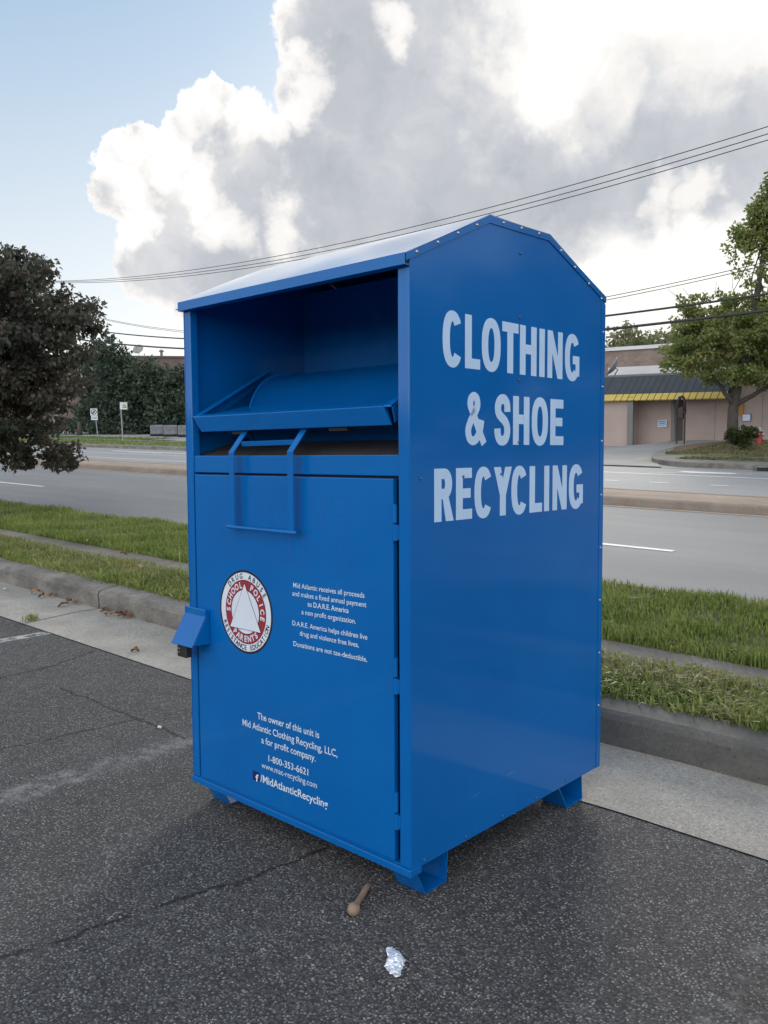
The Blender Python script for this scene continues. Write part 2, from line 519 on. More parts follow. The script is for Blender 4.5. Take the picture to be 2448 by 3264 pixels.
def mat_leaf(name, cols, trans=.35, scale=3.0, rough=.55):
    m, t, p = new_mat(name)
    w = worldpos(t)
    n1 = t.noise(w, scale, 3, .6)
    n2 = t.noise(w, scale * 9, 2, .5)
    f = t.m('ADD', t.m('MULTIPLY', n1, .5), t.m('MULTIPLY', n2, .5))
    r = t.n('ShaderNodeValToRGB')
    r.color_ramp.elements[0].position = .33; r.color_ramp.elements[1].position = .68
    r.color_ramp.elements[0].color = (*cols[0], 1); r.color_ramp.elements[1].color = (*cols[-1], 1)
    for i, c in enumerate(cols[1:-1]):
        e = r.color_ramp.elements.new(.33 + .35 * (i + 1) / (len(cols) - 1)); e.color = (*c, 1)
    t.put(r.inputs[0], f)
    t.put(p.inputs['Base Color'], r.outputs[0])
    p.inputs['Roughness'].default_value = rough
    p.inputs['Specular IOR Level'].default_value = .3
    tr = t.n('ShaderNodeBsdfTranslucent')
    t.put(tr.inputs[0], r.outputs[0])
    mx = t.n('ShaderNodeMixShader'); mx.inputs[0].default_value = trans
    t.t.links.new(p.outputs[0], mx.inputs[1]); t.t.links.new(tr.outputs[0], mx.inputs[2])
    t.t.links.new(mx.outputs[0], t.t.nodes['Material Output'].inputs[0])
    return m

M_LOT = mat_asphalt_lot()
M_GUTTER = mat_concrete('gutter_concrete', (.29, .265, .235), (.40, .37, .33), .85, .12, 1.6)
M_CURB = mat_concrete('kerb_concrete', (.15, .138, .122), (.25, .23, .205), .4, .65, 2.4)
M_WALK = mat_concrete('sidewalk_concrete', (.14, .122, .105), (.21, .185, .165), .2, .4, 2)
M_SOIL = mat_concrete('verge_soil', (.070, .060, .036), (.10, .095, .04), 0, .2, 5)
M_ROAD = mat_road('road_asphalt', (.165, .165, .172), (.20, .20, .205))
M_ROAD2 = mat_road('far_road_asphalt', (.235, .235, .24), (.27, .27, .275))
M_FARLOT = mat_concrete('far_lot_concrete', (.30, .29, .28), (.38, .37, .36), 0, .1, .4)
M_MEDCURB = mat_concrete('median_kerb', (.23, .18, .145), (.31, .25, .20), .2, .15, 2)
M_MEDIAN = mat_brick('median_brick', (.30, .22, .165), (.35, .26, .195), (.29, .22, .17), 4.5)
M_FARGRASS = mat_concrete('mown_grass', (.075, .105, .028), (.125, .15, .045), 0, .25, 1.1)
M_GROUND = mat_concrete('open_ground', (.07, .085, .035), (.10, .105, .05), 0, .2, .1)
M_WHITE = simple('white_road_paint', (.62, .62, .60), .7, 0, .25, 9)
M_ORANGE = simple('worn_yellow_road_paint', (.55, .36, .20), .7, 0, .25, 6)
M_GRASS = mat_leaf('grass_blade', [(.105, .15, .032), (.18, .24, .055), (.30, .325, .10)], .42, 2.2)
M_WEED = mat_leaf('weed_blade', [(.10, .14, .032), (.18, .235, .055), (.30, .32, .105), (.26, .21, .13)], .42, 2.6)

# ------------------------------------------------------------------ ground sheets
XS = np.unique(np.concatenate([np.linspace(-320, -60, 27), np.linspace(-60, -8, 53), np.linspace(-8, 6, 71), np.linspace(6, 40, 18), np.linspace(40, 120, 9)]))

def strip(name, prof, mat, xs=XS, smooth=False, label=None):
    """sheet draped on the terrain: prof is a list of (y, height above terrain)"""
    nx = len(xs)
    vs, fs = [], []
    for y, h in prof:
        z = gz(xs, np.full(nx, y)) + h
        vs += list(zip(xs, [y] * nx, z))
    for j in range(len(prof) - 1):
        for i in range(nx - 1):
            fs.append((j * nx + i, j * nx + i + 1, (j + 1) * nx + i + 1, (j + 1) * nx + i))
    o = MB().add(vs, fs).build(name, mat, None, smooth)
    return tag(o, label, None, None, 'structure')

ys_lot = [-14, -9, -6, -4, -3, -2, -1.5, -1, -.5, 0, .3, .6, .9, 1.1]
strip('parking_lot', [(y, 0) for y in ys_lot], M_LOT)
strip('gutter', [(1.1, 0.004), (1.3, .004), (1.55, .0), (1.775, -.012)], M_GUTTER)
strip('kerb', [(1.775, -.012), (1.775, .02), (1.778, .115), (1.79, .14), (1.815, .152), (1.9, .156), (2.0, .155), (2.01, .10)], M_CURB, smooth=False)
strip('verge', [(2.005, .135), (2.2, .15), (2.62, .15), (2.64, .09)], M_SOIL)
strip('sidewalk', [(2.58, .150), (2.98, .152), (2.99, .10)], M_WALK)
strip('verge', [(2.975, .145), (3.3, .15), (4.0, .155), (4.5, .15), (4.62, .13), (4.63, -.02)], M_SOIL)
road_prof = [(4.62, .0), (6, .0), (8, 0), (10, 0), (11.61, 0)]
strip('road', road_prof, M_ROAD)
strip('median', [(11.60, -.01), (11.605, .10), (11.62, .122), (11.65, .132), (11.80, .136), (11.805, .11)], M_MEDCURB)
strip('median', [(11.79, .131), (12.2, .142), (12.6, .142), (12.95, .131)], M_MEDIAN)
strip('median', [(12.94, .134), (13.12, .134), (13.15, .11), (13.16, -.01)], M_MEDCURB)
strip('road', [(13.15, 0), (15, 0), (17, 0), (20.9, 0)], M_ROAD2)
xl = XS[XS <= -27.5]
strip('kerb', [(20.9, -.01), (20.92, .12), (20.96, .145), (21.3, .15), (21.32, .10)], M_CURB, xl)
strip('verge', [(21.3, .135), (23, .15), (25.2, .15)], M_FARGRASS, xl)
strip('sidewalk', [(25.15, .155), (26.3, .155)], M_WALK, xl)
strip('verge', [(26.25, .15), (28.2, .15), (29.4, .15)], M_FARGRASS, XS[XS <= -43])
strip('parking_lot', [(20.895, .004), (23, .02), (26, .03), (30, .03), (34, .03), (40, .03), (48, .03)], M_FARLOT)
# one sheet under it all, out to the horizon
gx = np.concatenate([[-1500, -900, -500], np.linspace(-320, 120, 56), [300, 700, 1500]])
gy = np.concatenate([[-900, -400, -150, -60, -30], np.linspace(-14, 50, 33), [80, 140, 260, 500, 900, 1600]])
vs, fs = [], []
for y in gy:
    for x in gx:
        vs.append((x, y, G(max(-320, min(120, x)), max(-30, min(140, y))) - .25))
nx = len(gx)
for j in range(len(gy) - 1):
    for i in range(nx - 1):
        fs.append((j * nx + i, j * nx + i + 1, (j + 1) * nx + i + 1, (j + 1) * nx + i))
tag(MB().add(vs, fs).build('ground', M_GROUND), kind='structure')

def marking(name, x0, x1, y0, y1, mat, h=.005, y0b=None, y1b=None):
    n = max(2, int(abs(x1 - x0) / 1.5) + 1)
    xs = np.linspace(x0, x1, n)
    ya = np.linspace(y0, y0 if y0b is None else y0b, n)
    yb = np.linspace(y1, y1 if y1b is None else y1b, n)
    vs = [(x, y, G(x, y) + h) for x, y in zip(xs, ya)] + [(x, y, G(x, y) + h) for x, y in zip(xs, yb)]
    fs = [(i, i + 1, n + i + 1, n + i) for i in range(n - 1)]
    return tag(MB().add(vs, fs).build(name, mat), kind='structure')

for x1 in (-2.17, -8.55, -17.2, -26.2, -35.2, -44.2, 6.9, 15.9):
    marking('lane_marking', x1 - 3.0, x1, 7.41, 7.53, M_WHITE)
marking('lane_marking', -150, 60, 11.32, 11.42, M_ORANGE)
for a, b in ((-7.40, -7.08), (-6.32, -5.86), (-4.94, -4.55), (-3.4, -2.95), (-1.8, -1.3), (-8.9, -8.45), (-10.4, -9.95)):
    marking('lane_marking', a, b, 16.2, 16.32, M_WHITE)
marking('lane_marking', -10.3, 40, 18.55, 18.70, M_WHITE)
marking('lane_marking', -150, -14.0, 15.45, 15.58, M_WHITE)
marking('lane_marking', -150, -14.0, 17.75, 17.88, M_WHITE)
marking('lane_marking', -7.6, -5.2, 19.1, 19.22, M_WHITE, .006, 19.75, 19.87)
marking('lane_marking', -7.0, -5.6, 19.55, 20.0, M_WHITE, .007)
marking('lane_marking', -33.5, -27.5, 18.9, 19.2, M_WHITE, .006)
marking('lane_marking', -31.5, -29.0, 18.6, 18.75, M_WHITE, .006)

# kerb and gutter joints (thin dark saw cuts)
M_DARK = simple('dark_joint', (.02, .02, .02), .9)
for xj, name in ((-4.97, 'kerb_joint'), (-1.45, 'kerb_joint'), (-8.5, 'kerb_joint'), (2.1, 'kerb_joint')):
    mb = MB()
    pr = [(1.115, .0075), (1.3, .0075), (1.55, .004), (1.77, -.008), (1.772, .02), (1.774, .115), (1.787, .145), (1.815, .156), (1.99, .160)]
    vs = []
    for k, (y, h) in enumerate(pr):
        x = xj + .012 * math.sin(k * 2.1)
        vs += [(x - .005, y, G(x, y) + h), (x + .005, y, G(x, y) + h)]
    mb.add(vs, [(2 * i, 2 * i + 1, 2 * i + 3, 2 * i + 2) for i in range(len(pr) - 1)])
    tag(mb.build(name, M_DARK), kind='structure')

# ------------------------------------------------------------------ the donation bin (local axes: x along its front, y into it)
BIN = thing('donation_bin', (0, 0, 0), -R(1.66503), 'blue steel clothing and shoe donation bin standing on the asphalt', 'donation bin')
WB, DB = 1.22, 1.236
ZB = .118

def yz(x):                  # profile drawn in (depth, height) at a given x
    return lambda a, b, h: (h, a, b)
prof_side = [(0, ZB), (DB, ZB), (DB, 2.106), (.80, 2.281), (.416, 2.277), (0, 2.086)]
MB().prism(prof_side, lambda a, b, h: (h, a, b), -.004, 0).build('side_panel', BLUE, BIN)
MB().prism(prof_side, lambda a, b, h: (h, a, b), -WB, -WB + .004).build('side_panel', BLUE, BIN)
MB().box(-WB + .0045, -.0045, DB - .004, DB, ZB, 2.10).build('back_panel', BLUE, BIN)
MB().box(-WB + .0045, -.0045, .004, DB - .0045, ZB + .003, ZB + .008).build('floor_panel', BLUE, BIN)

# roof: folded sheet with side flanges, front fascia and screws
rp = [(-.022, 2.084), (.416, 2.284), (.80, 2.288), (DB + .006, 2.112)]
roof = MB()
nseg = 14
def roofsheet(z_off):
    vs = []
    for (a, b) in rp:
        for i in range(nseg + 1):
            x = -WB - .004 + (WB + .008) * i / nseg
            vs.append((x, a, b + z_off))
    return vs
# subdivide the slopes so the thin sheet can bulge a little, as it does
RN = 8
rows = []
for (a0, b0), (a1, b1) in zip(rp, rp[1:]):
    for k in range(RN):
        s_ = k / RN
        rows.append((a0 + (a1 - a0) * s_, b0 + (b1 - b0) * s_, math.sin(PI * s_)))
rows.append((rp[-1][0], rp[-1][1], 0))
vs, fs = [], []
for a, b, bl in rows:
    for i in range(nseg + 1):
        tt = i / nseg
        vs.append((-WB - .004 + (WB + .008) * tt, a, b + .010 * bl * math.sin(PI * tt) + .003 * bl * math.sin(3 * PI * tt + 1)))
nb = len(vs)
vs += [(x, y, z - .003) for x, y, z in vs]
c_ = nseg + 1
for j in range(len(rows) - 1):
    for i in range(nseg):
        q = (j * c_ + i, j * c_ + i + 1, (j + 1) * c_ + i + 1, (j + 1) * c_ + i)
        fs.append(q)
        fs.append(tuple(nb + k for k in reversed(q)))
for j in range(len(rows) - 1):
    for i in (0, nseg):
        fs.append((j * c_ + i, (j + 1) * c_ + i, nb + (j + 1) * c_ + i, nb + j * c_ + i))
for i in range(nseg):
    for j in (0, len(rows) - 1):
        fs.append((j * c_ + i, j * c_ + i + 1, nb + j * c_ + i + 1, nb + j * c_ + i))
ROOF = MB().add(vs, fs).build('roof', BLUE_ROOF, BIN, smooth=False)
for sx0, sx1 in ((.0005, .004), (-WB - .004, -WB - .0005)):
    fl = [(0.0, 2.067), (.414, 2.255), (.795, 2.262), (DB + .004, 2.088), (DB + .004, 2.1085), (.80, 2.2845), (.416, 2.2805), (-.019, 2.082), (-.019, 2.06)]
    MB().prism(fl, lambda a, b, h: (h, a, b), sx0, sx1).build('roof_flange', BLUE, ROOF)
MB().box(-WB - .004, .0, -.024, -.0205, 2.047, 2.0835).build('fascia', BLUE, ROOF, bevel=.0015)
mb = MB(); mb.box(-WB - .004, -.001, -.0205, .012, 2.047, 2.0505)
mb.add([(-WB - .004, -.024, 2.058), (-WB - .004, .01, 2.058), (-WB - .036, .004, 2.0585), (-WB - .036, -.016, 2.0585)], [(0, 1, 2, 3)])
mb.build('fascia_return', BLUE, ROOF)

M_ZINC = simple('zinc_screw_head', (.62, .62, .6), .35, .9, .1)
M_DULL = simple('painted_screw_head', (.10, .16, .26), .4, .6, .1)
def screw(parent, y, z, x=.0005, mat=None, r=.0058, nm='screw'):
    mb = MB()
    mb.tube([(x, y, z), (x + .002, y, z)], [r, r], 10)
    mb.tube([(x + .002, y, z), (x + .0042, y, z), (x + .0052, y, z)], [r * .72, r * .6, r * .3], 8)
    return mb.build(nm, mat or M_ZINC, parent, smooth=True)
for y, z in ((.029, 2.092), (.132, 2.139), (.237, 2.187), (.341, 2.233), (.496, 2.270), (.608, 2.273), (.723, 2.275), (.879, 2.240), (.982, 2.194), (1.093, 2.146), (1.197, 2.100)):
    screw(ROOF, y, z, .004)
for y, z in ((.607, 2.184), (.603, 1.957), (.602, 1.732), (.601, 1.508), (.491, 1.394), (.27, 1.39), (.048, 1.389)):
    screw(BIN, y, z, .0012, M_DULL, .005)
for z in (1.966, 1.741, 1.516, 1.291, 1.068, .844, .618, .39):
    screw(BIN, 1.218, z, .0025, M_ZINC, .005)
for y in (.062, .286, .51, .736, .963, 1.186):
    screw(BIN, y, .1345, .0005, M_DULL, .005)
MB().box(.0003, .0022, 1.206, DB + .002, ZB, 2.082).build('corner_trim', BLUE, BIN)

# front frame
MB().box(-.050, -.0043, 0, .036, .1205, 2.0475).build('corner_post', BLUE, BIN, bevel=.003)
mb = MB().box(-WB + .0043, -1.1745, 0, .036, .1205, 2.0475).build('corner_post', BLUE, BIN, bevel=.003)
MB().box(-1.1742, -.0503, .006, .030, 1.3965, 1.4645).build('cross_rail', BLUE, BIN, bevel=.003)
MB().box(-1.222, .0015, -.006, .05, .0955, .1200).build('bottom_rail', BLUE, BIN, bevel=.002)
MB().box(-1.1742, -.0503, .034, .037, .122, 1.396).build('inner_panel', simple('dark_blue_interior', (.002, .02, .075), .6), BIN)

# door with hinges, lettering, emblem
DOOR = MB().box(-1.1645, -.0735, -.0005, .022, .1285, 1.3885).build('door', BLUE, BIN, bevel=.003)
for zt, zb_, zc, zd in ((1.307, 1.247, 1.243, 1.190), (.808, .747, .742, .690), (.361, .296, .290, .238)):
    mb = MB().tube([(-.0685, .003, zb_), (-.0685, .003, zt)], .0088, 12)
    mb.box(-.0800, -.0690, .0005, .004, zb_ + .003, zt - .002)
    mb.tube([(-.0655, .003, zd), (-.0655, .003, zc)], .0088, 12)
    mb.box(-.064, -.0497, .0, .0045, zd + .004, zc - .003)
    mb.build('hinge', BLUE, DOOR, smooth=False)

# chute compartment: walls, sloping shelf, rotating drum with its tilted tray
MB().box(-1.2155, -.0045, .650, .654, 1.36, 2.2).build('chute_back', BLUE, BIN)
M_SHELF = simple('scuffed_bare_steel_shelf', (.058, .054, .052), .55, .3, .3, 7)
mb = MB()
mb.prism([(.030, 1.4595), (.235, 1.522), (.235, 1.512), (.030, 1.450)], lambda a, b, h: (h, a, b), -1.212, -.006)
mb.build('chute_shelf', M_SHELF, BIN)
HOP = thing('hopper')
HOP.parent = BIN
mb = MB()
arc = [(.40 - .20 * math.cos(a), 1.605 + .20 * math.sin(a)) for a in np.linspace(R(-55), R(118), 30)]
inner = [(y + .0035 * (.4 - y) / .2, z - .0035 * (z - 1.605) / .2) for y, z in arc]
n = len(arc)
for x0, x1 in ((-1.045, -.055),):
    vs = [(x0, y, z) for y, z in arc] + [(x1, y, z) for y, z in arc] + [(x0, y, z) for y, z in inner] + [(x1, y, z) for y, z in inner]
    fs = []
    for i in range(n - 1):
        fs.append((i, n + i, n + i + 1, i + 1))
        fs.append((2 * n + i, 2 * n + i + 1, 3 * n + i + 1, 3 * n + i))
    for o_ in (0, n):
        for i in range(n - 1):
            fs.append((o_ + i, o_ + i + 1, o_ + 2 * n + i + 1, o_ + 2 * n + i))
    mb.add(vs, fs)
drum = mb.build('hopper_drum', BLUE, HOP, smooth=True)
# cheek plates closing the drum's ends
for x0, x1 in ((-1.052, -1.0455), (-.0545, -.0515)):
    mb = MB()
    mb.prism([(.40 - .212 * math.cos(a), 1.605 + .212 * math.sin(a)) for a in np.linspace(R(-60), R(120), 26)] + [(.52, 1.55), (.40, 1.50)], lambda a, b, h: (h, a, b), x0, x1)
    mb.build('drum_cheek', BLUE, HOP)
# tilted tray: front bar, two side arms, pan
def tray(name, poly, x0, x1, bev=.002):
    return MB().prism(poly, lambda a, b, h: (h, a, b), x0, x1).build(name, BLUE, HOP, bevel=bev)
mb = MB()
zt, zb_ = 1.621, 1.560
mb.add([(-1.166, -.004, zt), (-.112, -.004, zt), (-.093, .014, zb_), (-1.132, .014, zb_),
        (-1.150, .020, zt + .010), (-.118, .020, zt + .010), (-.093, .022, zb_), (-1.132, .022, zb_)],
       [(0, 1, 2, 3), (4, 7, 6, 5), (0, 4, 5, 1), (3, 2, 6, 7), (0, 3, 7, 4), (1, 5, 6, 2)])
mb.build('front_bar', BLUE, HOP, bevel=.0025)
sl_ = (1.847 - 1.628) / .405
for x0, x1 in ((-1.166, -1.130), (-.112, -.080)):
    y1 = .405 if x0 < -1 else .33
    mb = MB()
    mb.prism([(.0005, 1.6235), (y1, 1.628 + sl_ * y1), (y1, 1.628 + sl_ * y1 - .006), (.0005, 1.617)], lambda a, b, h: (h, a, b), x0, x1)
    xo = x0 if x0 < -1 else x1 - .004
    mb.prism([(.006, 1.6165), (y1, 1.621 + sl_ * y1), (y1, 1.585 + sl_ * y1), (.02, 1.568)], lambda a, b, h: (h, a, b), xo, xo + .004)
    mb.build('side_arm', BLUE, HOP, bevel=.001)
MB().prism([(.022, 1.622), (.212, 1.668), (.212, 1.664), (.022, 1.617)], lambda a, b, h: (h, a, b), -1.129, -.113).build('tray_pan', BLUE, HOP)
MB().tube([(-1.20, .235, 1.549), (-.03, .235, 1.549)], .017, 14).build('roller', BLUE, HOP, smooth=True)
M_RUB = simple('black_rubber_pad', (.015, .015, .015), .7)
for x0 in (-.95, -.40):
    MB().box(x0, x0 + .09, .03, .06, 1.548, 1.559).build('stop_pad', M_RUB, HOP)
# pull handle hanging over the rail
HN = MB()
for xc in (-.873, -.533):
    path = [(.040, 1.5590), (-.030, 1.4760), (-.030, 1.186)]
    w2, th = .0155, .005
    vs = []
    for (y, z), (ny, nz) in zip(path, ((-.765, .645), (-.93, .37), (-1, 0))):
        vs += [(xc - w2, y, z), (xc + w2, y, z), (xc + w2, y + ny * th, z + nz * th), (xc - w2, y + ny * th, z + nz * th)]
    fs = [(0, 1, 2, 3), (8, 11, 10, 9)]
    for j in range(2):
        for k in range(4):
            fs.append((4 * j + k, 4 * j + (k + 1) % 4, 4 * j + 4 + (k + 1) % 4, 4 * j + 4 + k)[::-1])
    HN.add(vs, fs)
HN.add([(-.856, .0, 1.517), (-.550, .0, 1.520), (-.550, .004, 1.502), (-.856, .004, 1.499), (-.856, .006, 1.518), (-.550, .006, 1.521), (-.550, .010, 1.503), (-.856, .010, 1.500)],
       [(0, 1, 2, 3), (4, 7, 6, 5), (0, 4, 5, 1), (3, 2, 6, 7)])
HN.tube([(-.905, -.034, 1.193), (-.88, -.033, 1.1915), (-.70, -.033, 1.191), (-.53, -.033, 1.1905), (-.502, -.034, 1.191)], [.007, .0075, .0065, .0075, .007], 10)
HN.build('pull_handle', BLUE, HOP, bevel=.001)

# lock hood and padlock at the left edge
HOOD = MB()
xs0, xs1 = -1.222, -1.078
HOOD.prism([(-.0015, .838), (-.020, .845), (-.024, .842), (-.024, .816), (-.092, .700), (-.088, .6975), (-.019, .812), (-.0015, .812)], lambda a, b, h: (h, a, b), xs0, xs1)
HOOD.prism([(-.019, .812), (-.0015, .812), (-.0015, .70), (-.084, .7045)], lambda a, b, h: (h, a, b), xs1 - .004, xs1 - .0005)
HOOD.build('lock_hood', BLUE, DOOR, bevel=.002)
M_LOCK = simple('dark_laminated_padlock', (.05, .048, .045), .45, .6, .3, 40)
PL = thing('padlock', (0, 0, 0), -R(1.66503), 'dark laminated padlock hanging under the blue lock hood', 'padlock')
MB().box(-1.212, -1.148, -.072, -.040, .642, .698).build('lock_body', M_LOCK, PL, bevel=.006)
MB().box(-1.206, -1.188, -.0745, -.0725, .676, .681).add([(-1.206, -.0735, .665), (-1.186, -.0735, .665), (-1.190, -.0735, .661), (-1.206, -.0735, .661)], [(0, 1, 2, 3)]).build('stamp', simple('worn_steel', (.35, .35, .34), .4, .7), PL)
MB().tube([(-1.198, -.055, .69), (-1.198, -.05, .73), (-1.190, -.045, .745), (-1.172, -.045, .745), (-1.164, -.05, .73), (-1.164, -.055, .69)], .006, 8).build('shackle', simple('steel_shackle', (.4, .4, .4), .3, .9), PL, smooth=True)

# feet: folded channels, open at the ends
def foot(xa, xb, ya, back=False):
    mb = MB()
    t_ = .004
    outer = [(ya, ZB - .001), (ya + .058, .002), (ya + .172, .002), (ya + .182, ZB - .001)]
    if back:
        outer = [(ya, ZB - .001), (ya + .073, .004), (ya + .198, .004), (ya + .19, ZB - .001)]
    innr = [(y + d, z + e) for (y, z), d, e in zip(outer, (t_ * 1.1, t_ * .6, -t_ * .6, -t_ * 1.1), (0, t_, t_, 0))]
    poly = outer + innr[::-1]
    for i in range(3):
        q = [outer[i], outer[i + 1], innr[i + 1], innr[i]]
        mb.prism(q, lambda a, b, h: (h, a, b), xa, xb)
    return mb.build('foot', BLUE, BIN)
foot(-.135, -.014, .026)
foot(-1.193, -1.081, .026)
foot(-.135, -.014, .922, True)
foot(-1.193, -1.081, .922, True)

# ---- lettering -----------------------------------------------------
M_VINYL = simple('pale_blue_white_vinyl', (.50, .65, .86), .45, 0, .06, 5)
M_VINYL2 = simple('white_vinyl', (.62, .70, .78), .45, 0, .05, 5)

def catmull(pts, n=8, closed=False):
    P = [Vector((*p, 0)) for p in pts]
    out = []
    m_ = len(P)
    for i in range(m_ if closed else m_ - 1):
        g = lambda k: P[k % m_] if closed else P[max(0, min(m_ - 1, k))]
        p0, p1, p2, p3 = g(i - 1), g(i), g(i + 1), g(i + 2)
        for j in range(n):
            t = j / n
            out.append(.5 * ((2 * p1) + (p2 - p0) * t + (2 * p0 - 5 * p1 + 4 * p2 - p3) * t * t + (3 * p1 - p0 - 3 * p2 + p3) * t ** 3))
    if not closed:
        out.append(P[-1])
    return [(p.x, p.y) for p in out]

class Sign:
    """flat vinyl letters: strokes laid on a plane, each a hair above the one before"""
    def __init__(s, fn):
        s.mb, s.fn, s.k = MB(), fn, 0
    def poly(s, pts):
        s.k += 1
        h = .0006 + .00008 * (s.k % 6)
        s.mb.add([s.fn(a, b, h) for a, b in pts], [tuple(range(len(pts)))])
    def stroke(s, path, tx, ty, closed=False):
        s.k += 1
        h = .0006 + .00008 * (s.k % 6)
        n = len(path)
        vs = []
        for i, (x, y) in enumerate(path):
            a = path[(i - 1) % n] if closed else path[max(i - 1, 0)]
            b = path[(i + 1) % n] if closed else path[min(i + 1, n - 1)]
            dx, dy = b[0] - a[0], b[1] - a[1]
            l = math.hypot(dx, dy) or 1
            nx_, ny_ = -dy / l, dx / l
            vs += [(x + nx_ * tx / 2, y + ny_ * ty / 2), (x - nx_ * tx / 2, y - ny_ * ty / 2)]
        fs = [(2 * i, 2 * i + 1, 2 * ((i + 1) % n) + 1, 2 * ((i + 1) % n)) for i in range(n if closed else n - 1)]
        s.mb.add([s.fn(a, b, h) for a, b in vs], fs)

def glyph(sg, ch, x0, x1, y0, y1):
    Tx, Ty = .0375, .0345
    w, h = x1 - x0, y1 - y0
    ov = .003
    def ring(a0, a1, n=40):
        rx, ry = (w - Tx) / 2, (h + 2 * ov - Ty) / 2
        cx, cy = (x0 + x1) / 2, (y0 + y1) / 2
        o = []
        for i in range(n + 1):
            a = R(a0 + (a1 - a0) * i / n)
            c, s_ = math.cos(a), math.sin(a)
            e = 2 / 2.35
            o.append((cx + rx * math.copysign(abs(c) ** e, c), cy + ry * math.copysign(abs(s_) ** e, s_)))
        return o
    def bar(a, b, c, d):
        sg.poly([(a, c), (b, c), (b, d), (a, d)])
    if ch == 'O':
        sg.stroke(ring(0, 360)[:-1], Tx, Ty, True)
    elif ch == 'C':
        sg.stroke(ring(38, 322), Tx, Ty)
    elif ch == 'G':
        sg.stroke(ring(38, 318), Tx, Ty)
        bar(x0 + w * .53, x1 - .001, y0 + h * .36, y0 + h * .36 + Ty * .95)
        bar(x1 - Tx * .82, x1 - .001, y0 + h * .10, y0 + h * .37)
    elif ch == 'L':
        bar(x0, x0 + Tx, y0, y1); bar(x0 + Tx, x1, y0, y0 + Ty)
    elif ch == 'I':
        bar(x0, x1, y0, y1)
    elif ch == 'T':
        bar(x0, x1, y1 - Ty, y1); c = (x0 + x1) / 2; bar(c - Tx / 2, c + Tx / 2, y0, y1 - Ty)
    elif ch == 'H':
        bar(x0, x0 + Tx, y0, y1); bar(x1 - Tx, x1, y0, y1); bar(x0 + Tx, x1 - Tx, y0 + h * .43, y0 + h * .43 + Ty)
    elif ch == 'N':
        k = Tx * .92
        bar(x0, x0 + k, y0, y1); bar(x1 - k, x1, y0, y1)
        sg.poly([(x0 + k * .0, y1), (x0 + k * 1.05, y1), (x1 - k * .0, y0), (x1 - k * 1.05, y0)])
    elif ch == 'E':
        bar(x0, x0 + Tx, y0, y1)
        bar(x0 + Tx, x1 - w * .02, y1 - Ty, y1); bar(x0 + Tx, x1 - w * .09, y0 + h * .415, y0 + h * .415 + Ty * .95); bar(x0 + Tx, x1, y0, y0 + Ty)
    elif ch == 'Y':
        c = (x0 + x1) / 2
        bar(c - Tx / 2, c + Tx / 2, y0, y0 + h * .42)
        sg.poly([(x0, y1), (x0 + Tx * 1.12, y1), (c + Tx / 2, y0 + h * .42), (c - Tx / 2, y0 + h * .42)])
        sg.poly([(x1 - Tx * 1.12, y1), (x1, y1), (c + Tx / 2, y0 + h * .42), (c - Tx / 2, y0 + h * .42)])
    elif ch == 'R':
        bar(x0, x0 + Tx, y0, y1)
        yb_ = y0 + h * .42
        a = x0 + Tx
        rr = (y1 - Ty / 2 - (yb_ + Ty / 2)) / 2
        cx_ = x1 - w * .08 - Tx / 2 - rr * .62
        cy_ = (y1 - Ty / 2 + yb_ + Ty / 2) / 2
        pth = [(a - .004, y1 - Ty / 2), (cx_, y1 - Ty / 2)] + [(cx_ + rr * .62 * math.sin(R(q)), cy_ + rr * math.cos(R(q))) for q in range(15, 180, 15)] + [(cx_, yb_ + Ty / 2), (a - .004, yb_ + Ty / 2)]
        sg.stroke(pth, Tx, Ty)
        sg.poly([(x0 + w * .42, yb_ + .006), (x0 + w * .72, yb_ + .012), (x1, y0), (x1 - Tx * 1.12, y0)])
    elif ch == 'S':
        p = [(.80, .66), (.78, .80), (.66, .885), (.5, .905), (.32, .87), (.21, .765), (.24, .64), (.40, .56), (.62, .485), (.77, .385), (.79, .25), (.68, .13), (.5, .095), (.32, .115), (.20, .21), (.175, .33)]
        sg.stroke(catmull([(x0 + w * a, y0 - ov + (h + 2 * ov) * b) for a, b in p], 6), Tx, Ty)
    elif ch == '&':
        p = [(.93, .03), (.70, .26), (.42, .58), (.27, .74), (.29, .86), (.43, .915), (.57, .87), (.60, .75), (.50, .63), (.30, .47), (.165, .29), (.22, .14), (.38, .085), (.56, .13), (.72, .28), (.80, .48)]
        q = [(x0 + w * a, y0 - ov + (h + 2 * ov) * b) for a, b in p]
        sg.stroke([q[0], q[1], q[2]], Tx * .86, Ty * .86)
        sg.stroke(catmull(q[2:], 6), Tx * .86, Ty * .86)

side_fn = lambda a, b, h: (h, a, b)
for chars, ext, z0, z1 in (
        ('CLOTHING', [(.161, .265), (.28, .365), (.374, .486), (.495, .597), (.607, .718), (.736, .774), (.793, .903), (.92, 1.032)], 1.753, 1.932),
        ('&SHOE', [(.279, .398), (.451, .549), (.565, .672), (.688, .801), (.817, .914)], 1.498, 1.674),
        ('RECYCLING', [(.117, .219), (.231, .321), (.334, .438), (.448, .559), (.557, .661), (.676, .763), (.777, .813), (.837, .943), (.959, 1.071)], 1.245, 1.419)):
    sg = Sign(side_fn)
    for ch, (a, b) in zip(chars, ext):
        glyph(sg, ch, a, b, z0, z1)
    sg.mb.build('lettering', M_VINYL, BIN)

